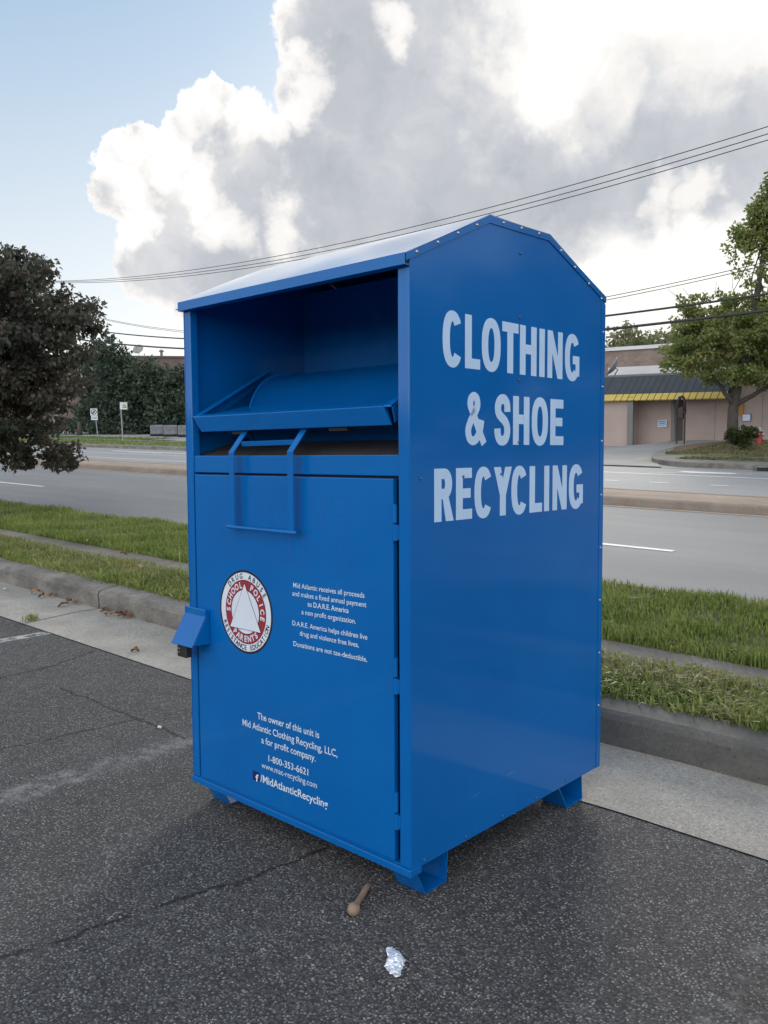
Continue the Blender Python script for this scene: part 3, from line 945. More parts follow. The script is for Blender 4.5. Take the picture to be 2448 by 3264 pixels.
def text_geo(body, bold=0.0, fill=True, bevel=0):
    cu = bpy.data.curves.new('txt', 'FONT')
    cu.body = body
    cu.size = 1
    cu.offset = bold
    cu.resolution_u = 4
    if not fill:
        cu.fill_mode = 'NONE'
        cu.bevel_depth = bevel
        cu.bevel_resolution = 0
    o = bpy.data.objects.new('txt', cu)
    COL.objects.link(o)
    dg = bpy.context.evaluated_depsgraph_get()
    me = bpy.data.meshes.new_from_object(o.evaluated_get(dg))
    v = np.array([x.co[:] for x in me.vertices])
    f = [tuple(p.vertices) for p in me.polygons]
    bpy.data.objects.remove(o); bpy.data.curves.remove(cu); bpy.data.meshes.remove(me)
    return v, f

capv, _ = text_geo('H')
CAPH = capv[:, 1].max() - capv[:, 1].min()

def line_text(mb, body, a0, a1, b0, b1, cap, fn, bold=.0, h=.0008, fill=True, bevel=0):
    """text from (a0,b0) to (a1,b1) along its baseline with the given capital height"""
    v, f = text_geo(body, bold, fill, bevel)
    x0, x1 = v[:, 0].min(), v[:, 0].max()
    out = []
    for x, y, z in v:
        k = (x - x0) / (x1 - x0)
        out.append(fn(a0 + (a1 - a0) * k, b0 + (b1 - b0) * k + y / CAPH * cap, h + z * .0))
    mb.add(out, f)

door_fn = lambda a, b, h: (a, -.0005 - h, b)
mb = MB()
for body, a0, a1, b0, cap, bold in (
        ('Mid Atlantic receives all proceeds', -.562, -.203, .9875, .0175, .006),
        ('and makes a fixed annual payment', -.567, -.195, .957, .0175, .006),
        ('to D.A.R.E. America', -.486, -.278, .927, .0175, .012),
        ('a non profit organization.', -.518, -.244, .895, .0175, .006),
        ('D.A.R.E. America helps children live', -.569, -.191, .848, .0175, .006),
        ('drug and violence free lives.', -.529, -.231, .816, .0175, .006),
        ('Donations are not tax-deductible.', -.565, -.192, .7725, .0175, .006)):
    mb = MB()
    line_text(mb, body, a0, a1, b0, b0 + .002, cap, door_fn, bold)
    mb.build('lettering', M_VINYL2, DOOR)
mb = MB()
for body, a0, a1, b0, cap, bold in (
        ('The owner of this unit is', -.781, -.433, .4555, .0255, .008),
        ('Mid Atlantic Clothing Recycling, LLC,', -.874, -.340, .4095, .0255, .008),
        ('a for profit company.', -.759, -.453, .3655, .0255, .008),
        ('1-800-353-6621', -.718, -.493, .3035, .0245, .008),
        ('www.mac-recycling.com', -.760, -.448, .2685, .0225, .0),
        ('/MidAtlanticRecycling', -.769, -.391, .211, .0285, .014)):
    mb = MB()
    line_text(mb, body, a0, a1, b0, b0 + .003, cap, door_fn, bold)
    mb.build('lettering', M_VINYL2, DOOR)
mb = MB()
line_text(mb, 'f', -.7965, -.7785, .2075, .2075, .026, door_fn, .03, .0022)
mb.build('lettering', M_VINYL2, DOOR)
MB().add([door_fn(a, b, .0012) for a, b in ((-.816, .207), (-.775, .207), (-.775, .2435), (-.816, .2435))], [(0, 1, 2, 3)]).build('logo_square', simple('navy_vinyl', (.008, .012, .10), .5), DOOR)
# outlines left by letters that were peeled off the door
for body, a0, a1, b0, cap in (('CLOTHING', -1.02, -.285, 1.195, .125), ('RECYCLING', -1.06, -.255, 1.065, .115)):
    mb = MB()
    v, f = text_geo(body, .02, False, .006)
    x0, x1 = v[:, 0].min(), v[:, 0].max()
    mb.add([(a0 + (a1 - a0) * (x - x0) / (x1 - x0), -.0007, b0 + y / CAPH * cap) for x, y, z in v], [])
    k0 = 0
    mb.add([(a0 + (a1 - a0) * (x - x0) / (x1 - x0), -.0007 - .0001 * (z > 0), b0 + y / CAPH * cap) for x, y, z in v], f)
    mb.build('ghost_lettering', BLUE_EDGE, DOOR)

# round emblem (rings, words and triangle)
EC, ER = (-.843, .862), .1625
def disc(name, r0, r1, h, mat, parent, n=64):
    vs = [door_fn(EC[0] + r * math.cos(2 * PI * i / n), EC[1] + r * math.sin(2 * PI * i / n), h) for r in (r0, r1) for i in range(n)] if r0 else \
         [door_fn(EC[0] + r1 * math.cos(2 * PI * i / n), EC[1] + r1 * math.sin(2 * PI * i / n), h) for i in range(n)]
    fs = [(i, (i + 1) % n, n + (i + 1) % n, n + i) for i in range(n)] if r0 else [tuple(range(n))]
    return MB().add(vs, fs).build(name, mat, parent)
M_EBLK = simple('black_vinyl', (.012, .012, .018), .45)
M_EWHT = simple('emblem_white', (.66, .70, .78), .45, 0, .05)
M_ERED = simple('emblem_red', (.30, .022, .035), .45, 0, .08)
EMB = disc('emblem', 0, ER, .0007, M_EBLK, DOOR)
disc('white_ring', 0, ER * .945, .0012, M_EWHT, EMB)
disc('thin_ring', 0, ER * .768, .0017, M_EBLK, EMB)
disc('red_ring', 0, ER * .755, .0022, M_ERED, EMB)
disc('thin_ring', 0, ER * .535, .0027, M_EBLK, EMB)
disc('inner_disc', 0, ER * .52, .0032, M_EWHT, EMB)
def tri(name, k, h, mat):
    pts = [(.0, .70), (-.60, -.43), (.60, -.43)]
    cx_, cy_ = 0, -.05
    MB().add([door_fn(EC[0] + ER * (cx_ + (a - cx_) * k), EC[1] + ER * (cy_ + (b - cy_) * k), h) for a, b in pts], [(0, 1, 2)]).build(name, mat, EMB)
tri('triangle_outline', 1.0, .0037, M_EBLK)
tri('triangle', .965, .0042, M_EWHT)
def arc_text(mb, body, ang0, ang1, rad, cap, bold, h, outward=True):
    """letters set around the emblem, from ang0 to ang1 (degrees, 90 = top)"""
    n = len(body)
    for i, ch in enumerate(body):
        if ch == ' ':
            continue
        a = R(ang0 + (ang1 - ang0) * i / (n - 1))
        v, f = text_geo(ch, bold)
        cx_ = (v[:, 0].min() + v[:, 0].max()) / 2
        sc = cap / CAPH
        e = (math.sin(a), -math.cos(a)) if outward else (-math.sin(a), math.cos(a))
        u = (math.cos(a), math.sin(a)) if outward else (-math.cos(a), -math.sin(a))
        out = []
        for x, y, z in v:
            lx, ly = (x - cx_) * sc * .92, y * sc - cap / 2
            out.append(door_fn(EC[0] + rad * math.cos(a) + e[0] * lx + u[0] * ly, EC[1] + rad * math.sin(a) + e[1] * lx + u[1] * ly, h))
        mb.add(out, f)
mb = MB()
arc_text(mb, 'DRUG', 133, 99.7, ER * .857, .0195, .02, .0019)
mb.build('ring_lettering', M_EBLK, EMB)
mb = MB()
arc_text(mb, 'ABUSE', 77.4, 33, ER * .857, .0195, .02, .0019)
mb.build('ring_lettering', M_EBLK, EMB)
mb = MB()
arc_text(mb, 'RESISTANCE', 203, 268.8, ER * .857, .0185, .02, .0019, False)
mb.build('ring_lettering', M_EBLK, EMB)
mb = MB()
arc_text(mb, 'EDUCATION', 283.5, 342, ER * .857, .0185, .02, .0019, False)
mb.build('ring_lettering', M_EBLK, EMB)
for args in (('SCHOOL', 180, 104), ('POLICE', 66, -8), ('PARENTS', 232, 308)):
    mb = MB()
    arc_text(mb, *args, ER * .645, .0225, .035, .0029, args[0] != 'PARENTS')
    mb.build('ring_lettering', M_EWHT, EMB)

# ------------------------------------------------------------------ small things on the asphalt
def ground_thing(name, x, y, label, cat, group=None, rz=0):
    return thing(name, (x, y, G(x, y)), rz, label, cat, group)

# tan pestle-like stick with a bulbous end
M_TAN = simple('tan_wood', (.26, .18, .12), .6, 0, .25, 30, .3)
PD = Vector((-.070, .140, 0)).normalized()
mb = MB()
prof = [(0, .004), (.004, .013), (.012, .019), (.022, .0212), (.032, .0195), (.041, .0145), (.048, .0105), (.06, .0098), (.10, .0098), (.15, .0100), (.182, .0100), (.189, .0085), (.192, .004)]
base = Vector((-.098, -.180, 0))
mb.tube([base + PD * d + Vector((0, 0, .0108 + max(0, .0104 - d * .055))) for d, r in prof], [r for d, r in prof], 16)
o = mb.build('wooden_pestle', M_TAN, None, True)
tag(o, 'tan stick with a bulbous end lying on the asphalt before the bin', 'pestle')

# loose grit and proud stones on the worn asphalt
M_GRIT, t_, p_ = new_mat('asphalt_stones')
w_ = worldpos(t_)
gc = t_.voro(w_, 60, 'F1', 'Color')
gs = t_.n('ShaderNodeSeparateColor'); t_.put(gs.inputs[0], gc)
gr = t_.n('ShaderNodeValToRGB')
gr.color_ramp.elements[0].color = (.035, .035, .037, 1); gr.color_ramp.elements[1].color = (.34, .325, .30, 1)
e_ = gr.color_ramp.elements.new(.55); e_.color = (.095, .092, .09, 1)
e_ = gr.color_ramp.elements.new(.85); e_.color = (.19, .18, .17, 1)
t_.put(gr.inputs[0], gs.outputs[0]); t_.put(p_.inputs['Base Color'], gr.outputs[0])
p_.inputs['Roughness'].default_value = .75
rg_ = np.random.default_rng(31)
gxy = []
for x0, x1, y0, y1, n in ((-1.2, 2.6, -1.7, -.2, 34000), (-2.6, 1.8, -.6, 1.08, 22000), (-4.6, -1.8, -1.2, 1.08, 9000)):
    gxy.append(np.stack([rg_.uniform(x0, x1, n), rg_.uniform(y0, y1, n)], 1))
gxy = np.concatenate(gxy)
n_ = len(gxy)
gr_ = .0016 + .0034 * rg_.random(n_) ** 2.2
octv = np.array([(1, 0, 0), (0, 1, 0), (-1, 0, 0), (0, -1, 0), (0, 0, 1)], float)
an = rg_.uniform(0, 2 * PI, n_); ca, sa = np.cos(an), np.sin(an)
tri_ = []
V5 = []
for k in range(5):
    jx, jy, jz = octv[k]
    q = rg_.uniform(.65, 1.35, n_)
    px = (jx * ca - jy * sa) * gr_ * q + (rg_.uniform(-.4, .4, n_) * gr_ if k == 4 else 0)
    py = (jx * sa + jy * ca) * gr_ * q + (rg_.uniform(-.4, .4, n_) * gr_ if k == 4 else 0)
    pz = (gr_ * rg_.uniform(.35, .8, n_) if k == 4 else np.full(n_, -.0004))
    V5.append(np.stack([gxy[:, 0] + px, gxy[:, 1] + py, gz(gxy[:, 0], gxy[:, 1]) + pz], 1))
gt = np.concatenate([np.stack([V5[a], V5[(a + 1) % 4], V5[4]], 1) for a in range(4)]).reshape(-1, 3)
tag(np_mesh('grit', gt, 3, M_GRIT), 'loose grit and proud stones over the worn asphalt', 'grit', None, 'stuff')

# crumpled foil
rng = np.random.default_rng(5)
M_FOIL, t_, p_ = new_mat('crumpled_foil')
p_.inputs['Metallic'].default_value = .55; p_.inputs['Roughness'].default_value = .32
p_.inputs['Base Color'].default_value = (.80, .82, .90, 1)
axis = [(.113, -.237, .012), (.135, -.250, .017), (.158, -.268, .024), (.172, -.286, .026), (.184, -.302, .018), (.205, -.316, .010)]
fv, ff = [], []
NR = 14
pth = catmull([(a, b) for a, b, r in axis], 5)
for i, (x, y) in enumerate(pth):
    k = i / (len(pth) - 1) * (len(axis) - 1)
    r = np.interp(k, range(len(axis)), [a[2] for a in axis])
    for q in range(NR):
        a = 2 * PI * q / NR
        rr = r * (1 + .42 * (rng.random() - .5))
        fv.append((x + rr * math.cos(a) * .72 + .004 * (rng.random() - .5), y + rr * math.cos(a) * .72 + .006 * (rng.random() - .5), max(.001, .011 + rr * .62 * math.sin(a))))
for i in range(len(pth) - 1):
    for q in range(NR):
        a, b, c, d = i * NR + q, i * NR + (q + 1) % NR, (i + 1) * NR + (q + 1) % NR, (i + 1) * NR + q
        ff += [(a, b, c), (a, c, d)] if (i + q) % 2 else [(a, b, d), (b, c, d)]
ff += [tuple(range(NR)), tuple(range((len(pth) - 1) * NR, len(pth) * NR))]
tag(MB().add(fv, ff).build('crumpled_foil', M_FOIL), 'crumpled scrap of silver foil lying on the asphalt', 'foil')

# dead leaves in the gutter
M_DULLGRASS = mat_leaf('dull_grass', [(.12, .125, .055), (.17, .16, .075), (.22, .18, .10)], .35, .6)
M_DEAD = simple('dead_leaf', (.16, .072, .032), .8, 0, .45, 30)
M_DEAD2 = simple('pale_dead_leaf', (.30, .19, .11), .8, 0, .3, 30)
def leaf_mesh(seed):
    r = random.Random(seed)
    n = 6
    vs, fs = [], []
    L = .095 * r.uniform(.8, 1.2)
    for i in range(n + 1):
        t = i / n
        w = .028 * math.sin(PI * min(1, t * .93 + .04)) ** .8
        c = .018 * math.sin(PI * t) * r.uniform(.6, 1.5)
        for k in (-1, 0, 1):
            vs.append((L * (t - .5), k * w, .006 + c + abs(k) * .018 * r.uniform(.5, 1.4)))
    for i in range(n):
        for k in range(2):
            a = i * 3 + k
            fs.append((a, a + 1, a + 4, a + 3))
    return vs, fs
leafpts = [(-5.822, 1.72), (-5.77, 1.66), (-5.72, 1.735), (-5.384, 1.72), (-5.323, 1.70), (-5.27, 1.735), (-5.254, 1.60), (-4.84, 1.735), (-4.74, 1.70), (-4.66, 1.66), (-4.60, 1.71), (-4.54, 1.745), (-4.50, 1.70), (-4.45, 1.74), (-5.99, 1.71), (-3.523, 1.217), (-7.2, 2.95), (-6.07, 2.70), (-5.28, 2.40)]
leaf_src = [leaf_mesh(i) for i in range(4)]
leaf_ob = None
for i, (x, y) in enumerate(leafpts):
    if i < 4:
        o = MB().add(*leaf_src[i]).build('dead_leaf', M_DEAD if i % 2 else M_DEAD2, None, True)
        protos = [o] if i == 0 else protos + [o]
    else:
        o = protos[i % 4].copy(); COL.objects.link(o)
    onv = y > 2
    o.location = (x, y, G(x, y) + (.20 if onv else .002))
    o.rotation_euler = (random.Random(i).uniform(-.3, .3), random.Random(i + 50).uniform(-.3, .3), i * 1.7)
    s_ = random.Random(i + 9).uniform(.55, .95)
    o.scale = (s_, s_, s_)
    if i < 3 or i == 14: lab = 'curled brown dead leaf in the left leaf cluster by the kerb'
    elif i < 7: lab = 'brown dead leaf in the middle leaf cluster by the kerb'
    elif i < 14: lab = 'brown dead leaf in the pile at the kerb joint near the bin'
    elif i == 15: lab = 'single brown leaf on the outer edge of the gutter'
    else: lab = 'reddish dead leaf caught in the weedy grass strip'
    tag(o, lab, 'leaf', 'dead leaves fallen along the kerb')

# little pale scraps
M_SCRAP = simple('pale_litter', (.6, .6, .58), .7)
for i, (x, y, r, lab) in enumerate(((-2.099, .458, .018, 'small white scrap on the asphalt left of the bin'), (-6.41, 1.612, .03, 'pale scrap of litter in the gutter at far left'),
                            (-8.6, 2.75, .04, 'white scrap of litter on the far sidewalk'))):
    q = random.Random(i)
    pts = [(r * q.uniform(.6, 1.1) * math.cos(a), r * .6 * q.uniform(.6, 1.1) * math.sin(a)) for a in np.linspace(0, 2 * PI, 8)[:-1]]
    o = MB().prism(pts, lambda a, b, h: (a, b, h), .0, .007).build('litter_scrap', M_SCRAP)
    o.location = (x, y, G(x, y) + (.155 if y > 2 else .004))
    tag(o, lab, 'litter')

# ------------------------------------------------------------------ grass
def blades(name, label, cells, mat, seed):
    """cells: (x0,x1,y0,y1,count,hmin,hmax,width,base) -> one mesh of many bent blades"""
    rg = np.random.default_rng(seed)
    out = []
    for x0, x1, y0, y1, n, h0, h1, wd, bs, lean in cells:
        x = rg.uniform(x0, x1, n); y = rg.uniform(y0, y1, n)
        # patchy: keep more where a smooth pattern is high
        pat = .5 + .25 * np.sin(x * 2.3 + 1.7 * np.sin(y * 3.1)) + .25 * np.sin(x * 5.7 - y * 4.1 + 2 * np.sin(x * .9))
        keep = rg.random(n) < (.35 + .65 * pat)
        x, y, pat = x[keep], y[keep], pat[keep]; n = len(x)
        z = gz(x, y) + bs
        h = rg.uniform(h0, h1, n) * (.7 + .5 * pat)
        a = rg.uniform(0, 2 * PI, n)
        ln = rg.uniform(.15, 1.0, n) * lean
        dx, dy = np.cos(a) * h * ln, np.sin(a) * h * ln
        px, py = -np.sin(a) * wd, np.cos(a) * wd
        w0 = rg.uniform(.7, 1.3, n)
        px, py = px * w0, py * w0
        p0 = np.stack([x - px, y - py, z], 1); p1 = np.stack([x + px, y + py, z], 1)
        m0 = np.stack([x + dx * .45 - px * .8, y + dy * .45 - py * .8, z + h * .62], 1); m1 = np.stack([x + dx * .45 + px * .8, y + dy * .45 + py * .8, z + h * .62], 1)
        tp = np.stack([x + dx, y + dy, z + h * (1 - .28 * ln)], 1); tq = np.stack([x + dx + px * .15, y + dy + py * .15, z + h * (1 - .28 * ln)], 1)
        q1 = np.stack([p0, p1, m1, m0], 1); q2 = np.stack([m0, m1, tq, tp], 1)
        out.append(np.concatenate([q1, q2]).reshape(-1, 3))
    o = np_mesh(name, np.concatenate(out), 4, mat)
    return tag(o, label, 'grass', None, 'stuff')
weedc, grassc = [], []
for x0, x1, k in ((-1.4, 3.0, 1.0), (-4.2, -1.4, .85), (-9, -4.2, .6), (-18, -9, .3)):
    L = x1 - x0
    weedc += [(x0, x1, 1.96, 2.30, int(2600 * L * k), .02, .085, .0042, .145, 1.2), (x0, x1, 2.0, 2.60, int(2600 * L * k), .02, .085, .0038, .145, 1.0),
              (x0, x1, 2.5, 2.74, int(900 * L * k), .015, .05, .003, .148, .8)]
    grassc += [(x0, x1, 2.96, 3.25, int(2200 * L * k), .03, .115, .0042, .145, .8), (x0, x1, 3.1, 4.62, int(8500 * L * k), .035, .105, .0045, .145, .7),
               (x0, x1, 4.45, 4.75, int(900 * L * k), .04, .10, .004, .11, 1.1)]
for x0, x1, k in ((-1.4, 3.0, 1.0), (-4.2, -1.4, .85), (-9, -4.2, .6)):
    L = x1 - x0
    weedc += [(x0, x1, 1.93, 2.45, int(260 * L * k), .04, .12, .0075, .14, 1.4), (x0, x1, 2.4, 2.72, int(300 * L * k), .02, .06, .006, .145, 1.3)]
blades('weeds', 'low crabgrass and weeds growing behind the kerb', weedc, M_WEED, 3)
blades('grass', 'tall green grass strip between the sidewalk and the road', grassc, M_GRASS, 4)
M_THATCH = mat_leaf('dry_thatch', [(.16, .11, .08), (.24, .18, .12), (.34, .27, .18)], .3, 4)
th = []
for x0, x1, k in ((-1.4, 3.0, 1.0), (-4.2, -1.4, .8), (-9, -4.2, .5)):
    th += [(x0, x1, 2.2, 2.62, int(900 * (x1 - x0) * k), .02, .10, .003, .143, 1.4), (x0, x1, 3.0, 4.5, int(500 * (x1 - x0) * k), .05, .13, .003, .145, 1.2)]
blades('weeds', 'dry brown thatch among the weeds and the grass', th, M_THATCH, 13)
# a few tall stalks in the weeds and a tuft in the gutter
for i, (x, y, lab) in enumerate(((-5.01, 1.20, 'small green weed tuft at the edge of the gutter'), (-4.05, 2.45, 'tall thin weed stalks standing beside the bin'), (-4.6, 2.5, 'single wispy weed stalk left of the tall stalks'))):
    rg = random.Random(i)
    q = []
    for k in range(46 if i == 0 else 14 if i == 1 else 7):
        a = rg.uniform(0, 2 * PI); h = rg.uniform(.03, .07) if i == 0 else rg.uniform(.2, .42); l = h * (rg.uniform(.6, 1.3) if i == 0 else rg.uniform(.1, .4))
        bx, by = rg.gauss(0, .035 if i == 0 else .06), rg.gauss(0, .02 if i == 0 else .05)
        w = .004
        px, py = -math.sin(a) * w, math.cos(a) * w
        dx, dy = math.cos(a) * l, math.sin(a) * l
        q += [(bx - px, by - py, 0), (bx + px, by + py, 0), (bx + dx * .5 + px, by + dy * .5 + py, h * .65), (bx + dx * .5 - px, by + dy * .5 - py, h * .65)]
        q += [(bx + dx * .5 - px, by + dy * .5 - py, h * .65), (bx + dx * .5 + px, by + dy * .5 + py, h * .65), (bx + dx + px * .1, by + dy + py * .1, h), (bx + dx - px * .1, by + dy - py * .1, h)]
        if i:
            for m_ in range(3):
                f_ = rg.uniform(.3, .9); c = (bx + dx * f_, by + dy * f_, h * f_); b_ = rg.uniform(0, 2 * PI)
                q += [c, (c[0] + .02 * math.cos(b_ + .4), c[1] + .02 * math.sin(b_ + .4), c[2] + .01), (c[0] + .05 * math.cos(b_), c[1] + .05 * math.sin(b_), c[2] + .0), (c[0] + .02 * math.cos(b_ - .4), c[1] + .02 * math.sin(b_ - .4), c[2] + .01)]
    o = np_mesh('weed_plant', q, 4, M_WEED)
    o.location = (x, y, G(x, y) + (0 if i == 0 else .15))
    tag(o, lab, 'weed')
# far mown grass, coarse tufts
fg = []
for x0, x1, y0, y1, n in ((-75, -27.5, 21.4, 25.0, 9000), (-75, -43, 26.3, 29.2, 5000)):
    fg += [(x0, x1, y0, y1, n, .05, .14, .02, .14, .9)]
blades('grass', 'mown grass strip across the road below the two signs', fg, M_GRASS, 6)

# ------------------------------------------------------------------ trees
def leaf_quads(centres, radii, per, size, rg, flat=.6, droop=.3):
    """clumps of diamond leaves around centres -> (N*4,3)"""
    n = len(centres) * per
    c = np.repeat(centres, per, 0); r = np.repeat(radii, per)[:, None]
    v = rg.normal(size=(n, 3)); v /= np.linalg.norm(v, axis=1)[:, None]
    pos = c + v * r * (rg.random((n, 1)) ** .45) * np.array([1, 1, flat])
    d = v * .6 + rg.normal(size=(n, 3)) * .6
    d[:, 2] -= droop
    d /= np.linalg.norm(d, axis=1)[:, None]
    nr = rg.normal(size=(n, 3)) * .7 + np.array([0, 0, .8])
    s = np.cross(d, nr); s /= np.linalg.norm(s, axis=1)[:, None] + 1e-9
    L = size * rg.uniform(.6, 1.35, (n, 1)); w = L * rg.uniform(.28, .42, (n, 1))
    nn = np.cross(s, d)
    return np.stack([pos, pos + d * L * .45 + s * w + nn * L * .12, pos + d * L, pos + d * L * .45 - s * w + nn * L * .12], 1).reshape(-1, 3)

def sample_lobes(lobes, n, rg, shell=.42):
    """points in a union of ellipsoids (cx,cy,cz,rx,ry,rz)"""
    vol = np.array([l[3] * l[4] * l[5] for l in lobes]) ** .75
    k = rg.choice(len(lobes), n, p=vol / vol.sum())
    Lb = np.array(lobes)[k]
    v = rg.normal(size=(n, 3)); v /= np.linalg.norm(v, axis=1)[:, None]
    return Lb[:, :3] + v * Lb[:, 3:] * (rg.random((n, 1)) ** shell)

def limbs(mb, base, top, r0, r1, rg, wob=.06, seg=7, n=8):
    base, top = Vector(base), Vector(top)
    L = (top - base).length
    pts = [base.lerp(top, i / seg) + Vector((rg.normal(), rg.normal(), 0)) * wob * L * (0 if i in (0, seg) else 1) * .5 for i in range(seg + 1)]
    mb.tube(pts, [r0 + (r1 - r0) * (i / seg) ** .8 for i in range(seg + 1)], n)
    return pts

M_BARK = simple('grey_brown_bark', (.062, .052, .043), .9, 0, .35, 5, .5)
M_BARK2 = simple('dark_bark', (.045, .035, .03), .9, 0, .3, 6, .4)
M_LPURP = mat_leaf('purple_leaf', [(.062, .078, .058), (.080, .090, .068), (.120, .092, .074), (.095, .12, .055)], .4, 1.1)
M_LGRN = mat_leaf('green_leaf', [(.12, .15, .055), (.19, .235, .075), (.28, .31, .11), (.31, .25, .11)], .5, .9)
M_LDARK = mat_leaf('dark_leaf', [(.048, .072, .056), (.070, .10, .070), (.105, .13, .08)], .3, .35)
M_LFAR = mat_leaf('far_leaf', [(.17, .19, .10), (.24, .25, .13), (.36, .25, .16)], .4, .1)
M_LSHRUB = mat_leaf('shrub_leaf', [(.022, .034, .010), (.045, .062, .016), (.075, .09, .025)], .25, 4)

def tree(name, base, lobes, nclump, per, size, crad, leafm, barkm, trunk, label, cat='tree', group=None, seed=0, branches=10, flat=.6, droop=.3, extra=None, shell=.42):
    rg = np.random.default_rng(seed)
    t = thing(name, base, 0, label, cat, group)
    cs = sample_lobes(lobes, nclump, rg, shell)
    if extra is not None:
        cs = np.concatenate([cs, np.array(extra)])
    rad = rg.uniform(.6, 1.3, len(cs)) * crad
    np_mesh('crown', leaf_quads(cs, rad, per, size, rg, flat, droop), 4, leafm, t)
    mb = MB()
    r0, r1, tops = trunk
    p = [Vector((0, 0, -.1))]
    for i, (x, y, z) in enumerate(tops):
        p.append(Vector((x, y, z)))
    nseg = len(p)
    rad_ = [r0 * 1.35] + [r0 + (r1 - r0) * (i / max(1, nseg - 2)) for i in range(nseg - 1)]
    mb.tube(p, rad_, 12)
    fork = p[1]
    for i in range(branches):
        c = cs[rg.integers(len(cs))]
        src = p[1 + rg.integers(max(1, nseg - 1))]
        src = src + (p[-1] - src) * rg.random() * .3
        limbs(mb, src, c, r1 * rg.uniform(.4, .75), r1 * .06 + .004, rg, .05)
    mb.build('trunk', barkm, t, True)
    return t, cs

# purple-leaved tree at the left edge
pb = (-11.95, 3.62)
bz = G(*pb) + .15
lob = [(.45, -.15, 2.55, 1.65, 1.55, 1.25), (.3, 0, 1.75, 1.6, 1.5, .95), (-.6, .2, 3.1, 1.2, 1.2, 1.15), (.9, .1, 3.1, .85, .9, .65), (-1.2, -.3, 2.2, 1.4, 1.4, 1.4),
       (1.55, .5, 2.35, .75, .75, .75), (.7, -.4, 1.25, 1.0, .9, .42), (-.1, -.5, 3.55, .6, .6, .5)]
rg_ = np.random.default_rng(1)
sprigs = []
for i in range(26):
    a = rg_.uniform(-1.0, 2.2); e = rg_.uniform(.2, 1.2)
    for k in range(3):
        rr = 1.75 + .14 * k
        sprigs.append((.2 + rr * math.cos(a) * math.cos(e), rr * math.sin(a) * math.cos(e), 2.5 + (1.35 + .12 * k) * math.sin(e)))
for i in range(14):
    a = rg_.uniform(-1.2, 2.2); rr = rg_.uniform(.5, 1.5)
    for k in range(3):
        sprigs.append((.2 + rr * math.cos(a), rr * math.sin(a), 1.0 - .12 * k))
tree('purple_leaf_tree', (pb[0], pb[1], bz), lob, 900, 72, .078, .21, M_LPURP, M_BARK2, (.10, .05, [(.03, 0, .7), (.1, -.05, 1.5), (.15, 0, 2.6), (.1, 0, 3.2)]),
     'dark purple-leaved tree on the grass strip at the left edge', seed=11, branches=26, flat=.55, droop=.55, extra=sprigs, shell=.36)

# street tree by the building across the road
tb = (-9.3, 30.5)
tz = G(*tb) + .1
RV = (.753, .658)      # across the view of the street; the crown is described along it
def sl(s_, d, z, *r):
    return (s_ * RV[0] - d * RV[1], s_ * RV[1] + d * RV[0], z) + r
lob = [sl(-.5, 0, 4.0, 1.8, 1.8, 1.1), sl(-1.75, -.1, 3.35, 1.0, 1.2, .85), sl(-1.5, .3, 4.4, .8, .9, .55), sl(.9, .2, 4.2, 1.9, 1.8, 1.2), sl(2.3, .1, 3.6, 1.6, 1.5, 1.2), sl(-.2, 0, 2.75, 1.6, 1.4, .5),
       sl(2.1, 0, 2.75, 1.3, 1.2, .7), sl(1.1, .1, 7.9, .95, .95, .62), sl(1.25, 0, 8.75, .75, .75, .6), sl(.15, .1, 7.75, .45, .5, .4), sl(2.4, .2, 8.0, .9, .9, .9)]
ext = []
rg_ = np.random.default_rng(2)
for i in range(62):
    z = rg_.uniform(5.0, 7.5); r = rg_.uniform(-1.25, 1.5)
    ext.append(sl(1.1 + r, rg_.uniform(-.8, .8), z))
for i in range(30):
    ext.append(sl(rg_.uniform(-2.1, .0), rg_.uniform(-.5, .5), rg_.uniform(4.8, 5.6)))
for i in range(75):
    z = rg_.uniform(7.3, 9.3); r = (9.9 - z) / 2.6
    ext.append(sl(1.15 + rg_.uniform(-1, 1) * r * 1.25, rg_.uniform(-.8, .8) * r, z))
for z in np.linspace(9.2, 10.0, 6):
    ext.append(sl(1.2 + rg_.normal() * .08, 0, z))
TR, cs = tree('street_tree', (tb[0], tb[1], tz), lob, 640, 44, .135, .27, M_LGRN, M_BARK, (.215, .07, [(.0, 0, .25), (.0, 0, 1.3), sl(.05, 0, 1.7), sl(.25, 0, 2.7), sl(.6, .05, 4.4), sl(.95, .1, 6.4), sl(1.2, .1, 8.6)]),
     'green street tree with a forked grey trunk on the island', seed=21, branches=14, flat=.6, droop=.2, extra=ext)
rg_ = np.random.default_rng(8)
for dst in ((-2.45, .3, 5.9), (-1.9, .2, 5.9), (-.75, -.1, 6.1), (-.55, .2, 5.9), (-.1, .1, 6.3), (-1.2, 0, 5.8)):
    mb = MB()
    limbs(mb, sl(.1 + dst[0] * .3, 0, 4.0), sl(*dst), .03, .006, rg_, .05, 6, 5)
    mb.build('bare_twig', M_BARK, TR, True)
for src, dst, r in ((sl(.03, 0, 1.5), sl(2.2, .2, 2.65), .11), (sl(.02, 0, 1.5), sl(-1.0, -.1, 2.9), .10), (sl(.2, 0, 2.2), sl(.9, .1, 4.2), .10), (sl(.02, 0, 1.45), sl(.45, -.1, 3.2), .12)):
    mb = MB()
    limbs(mb, src, dst, r, r * .45, rg_, .05, 6, 8)
    mb.build('limb', M_BARK, TR, True)

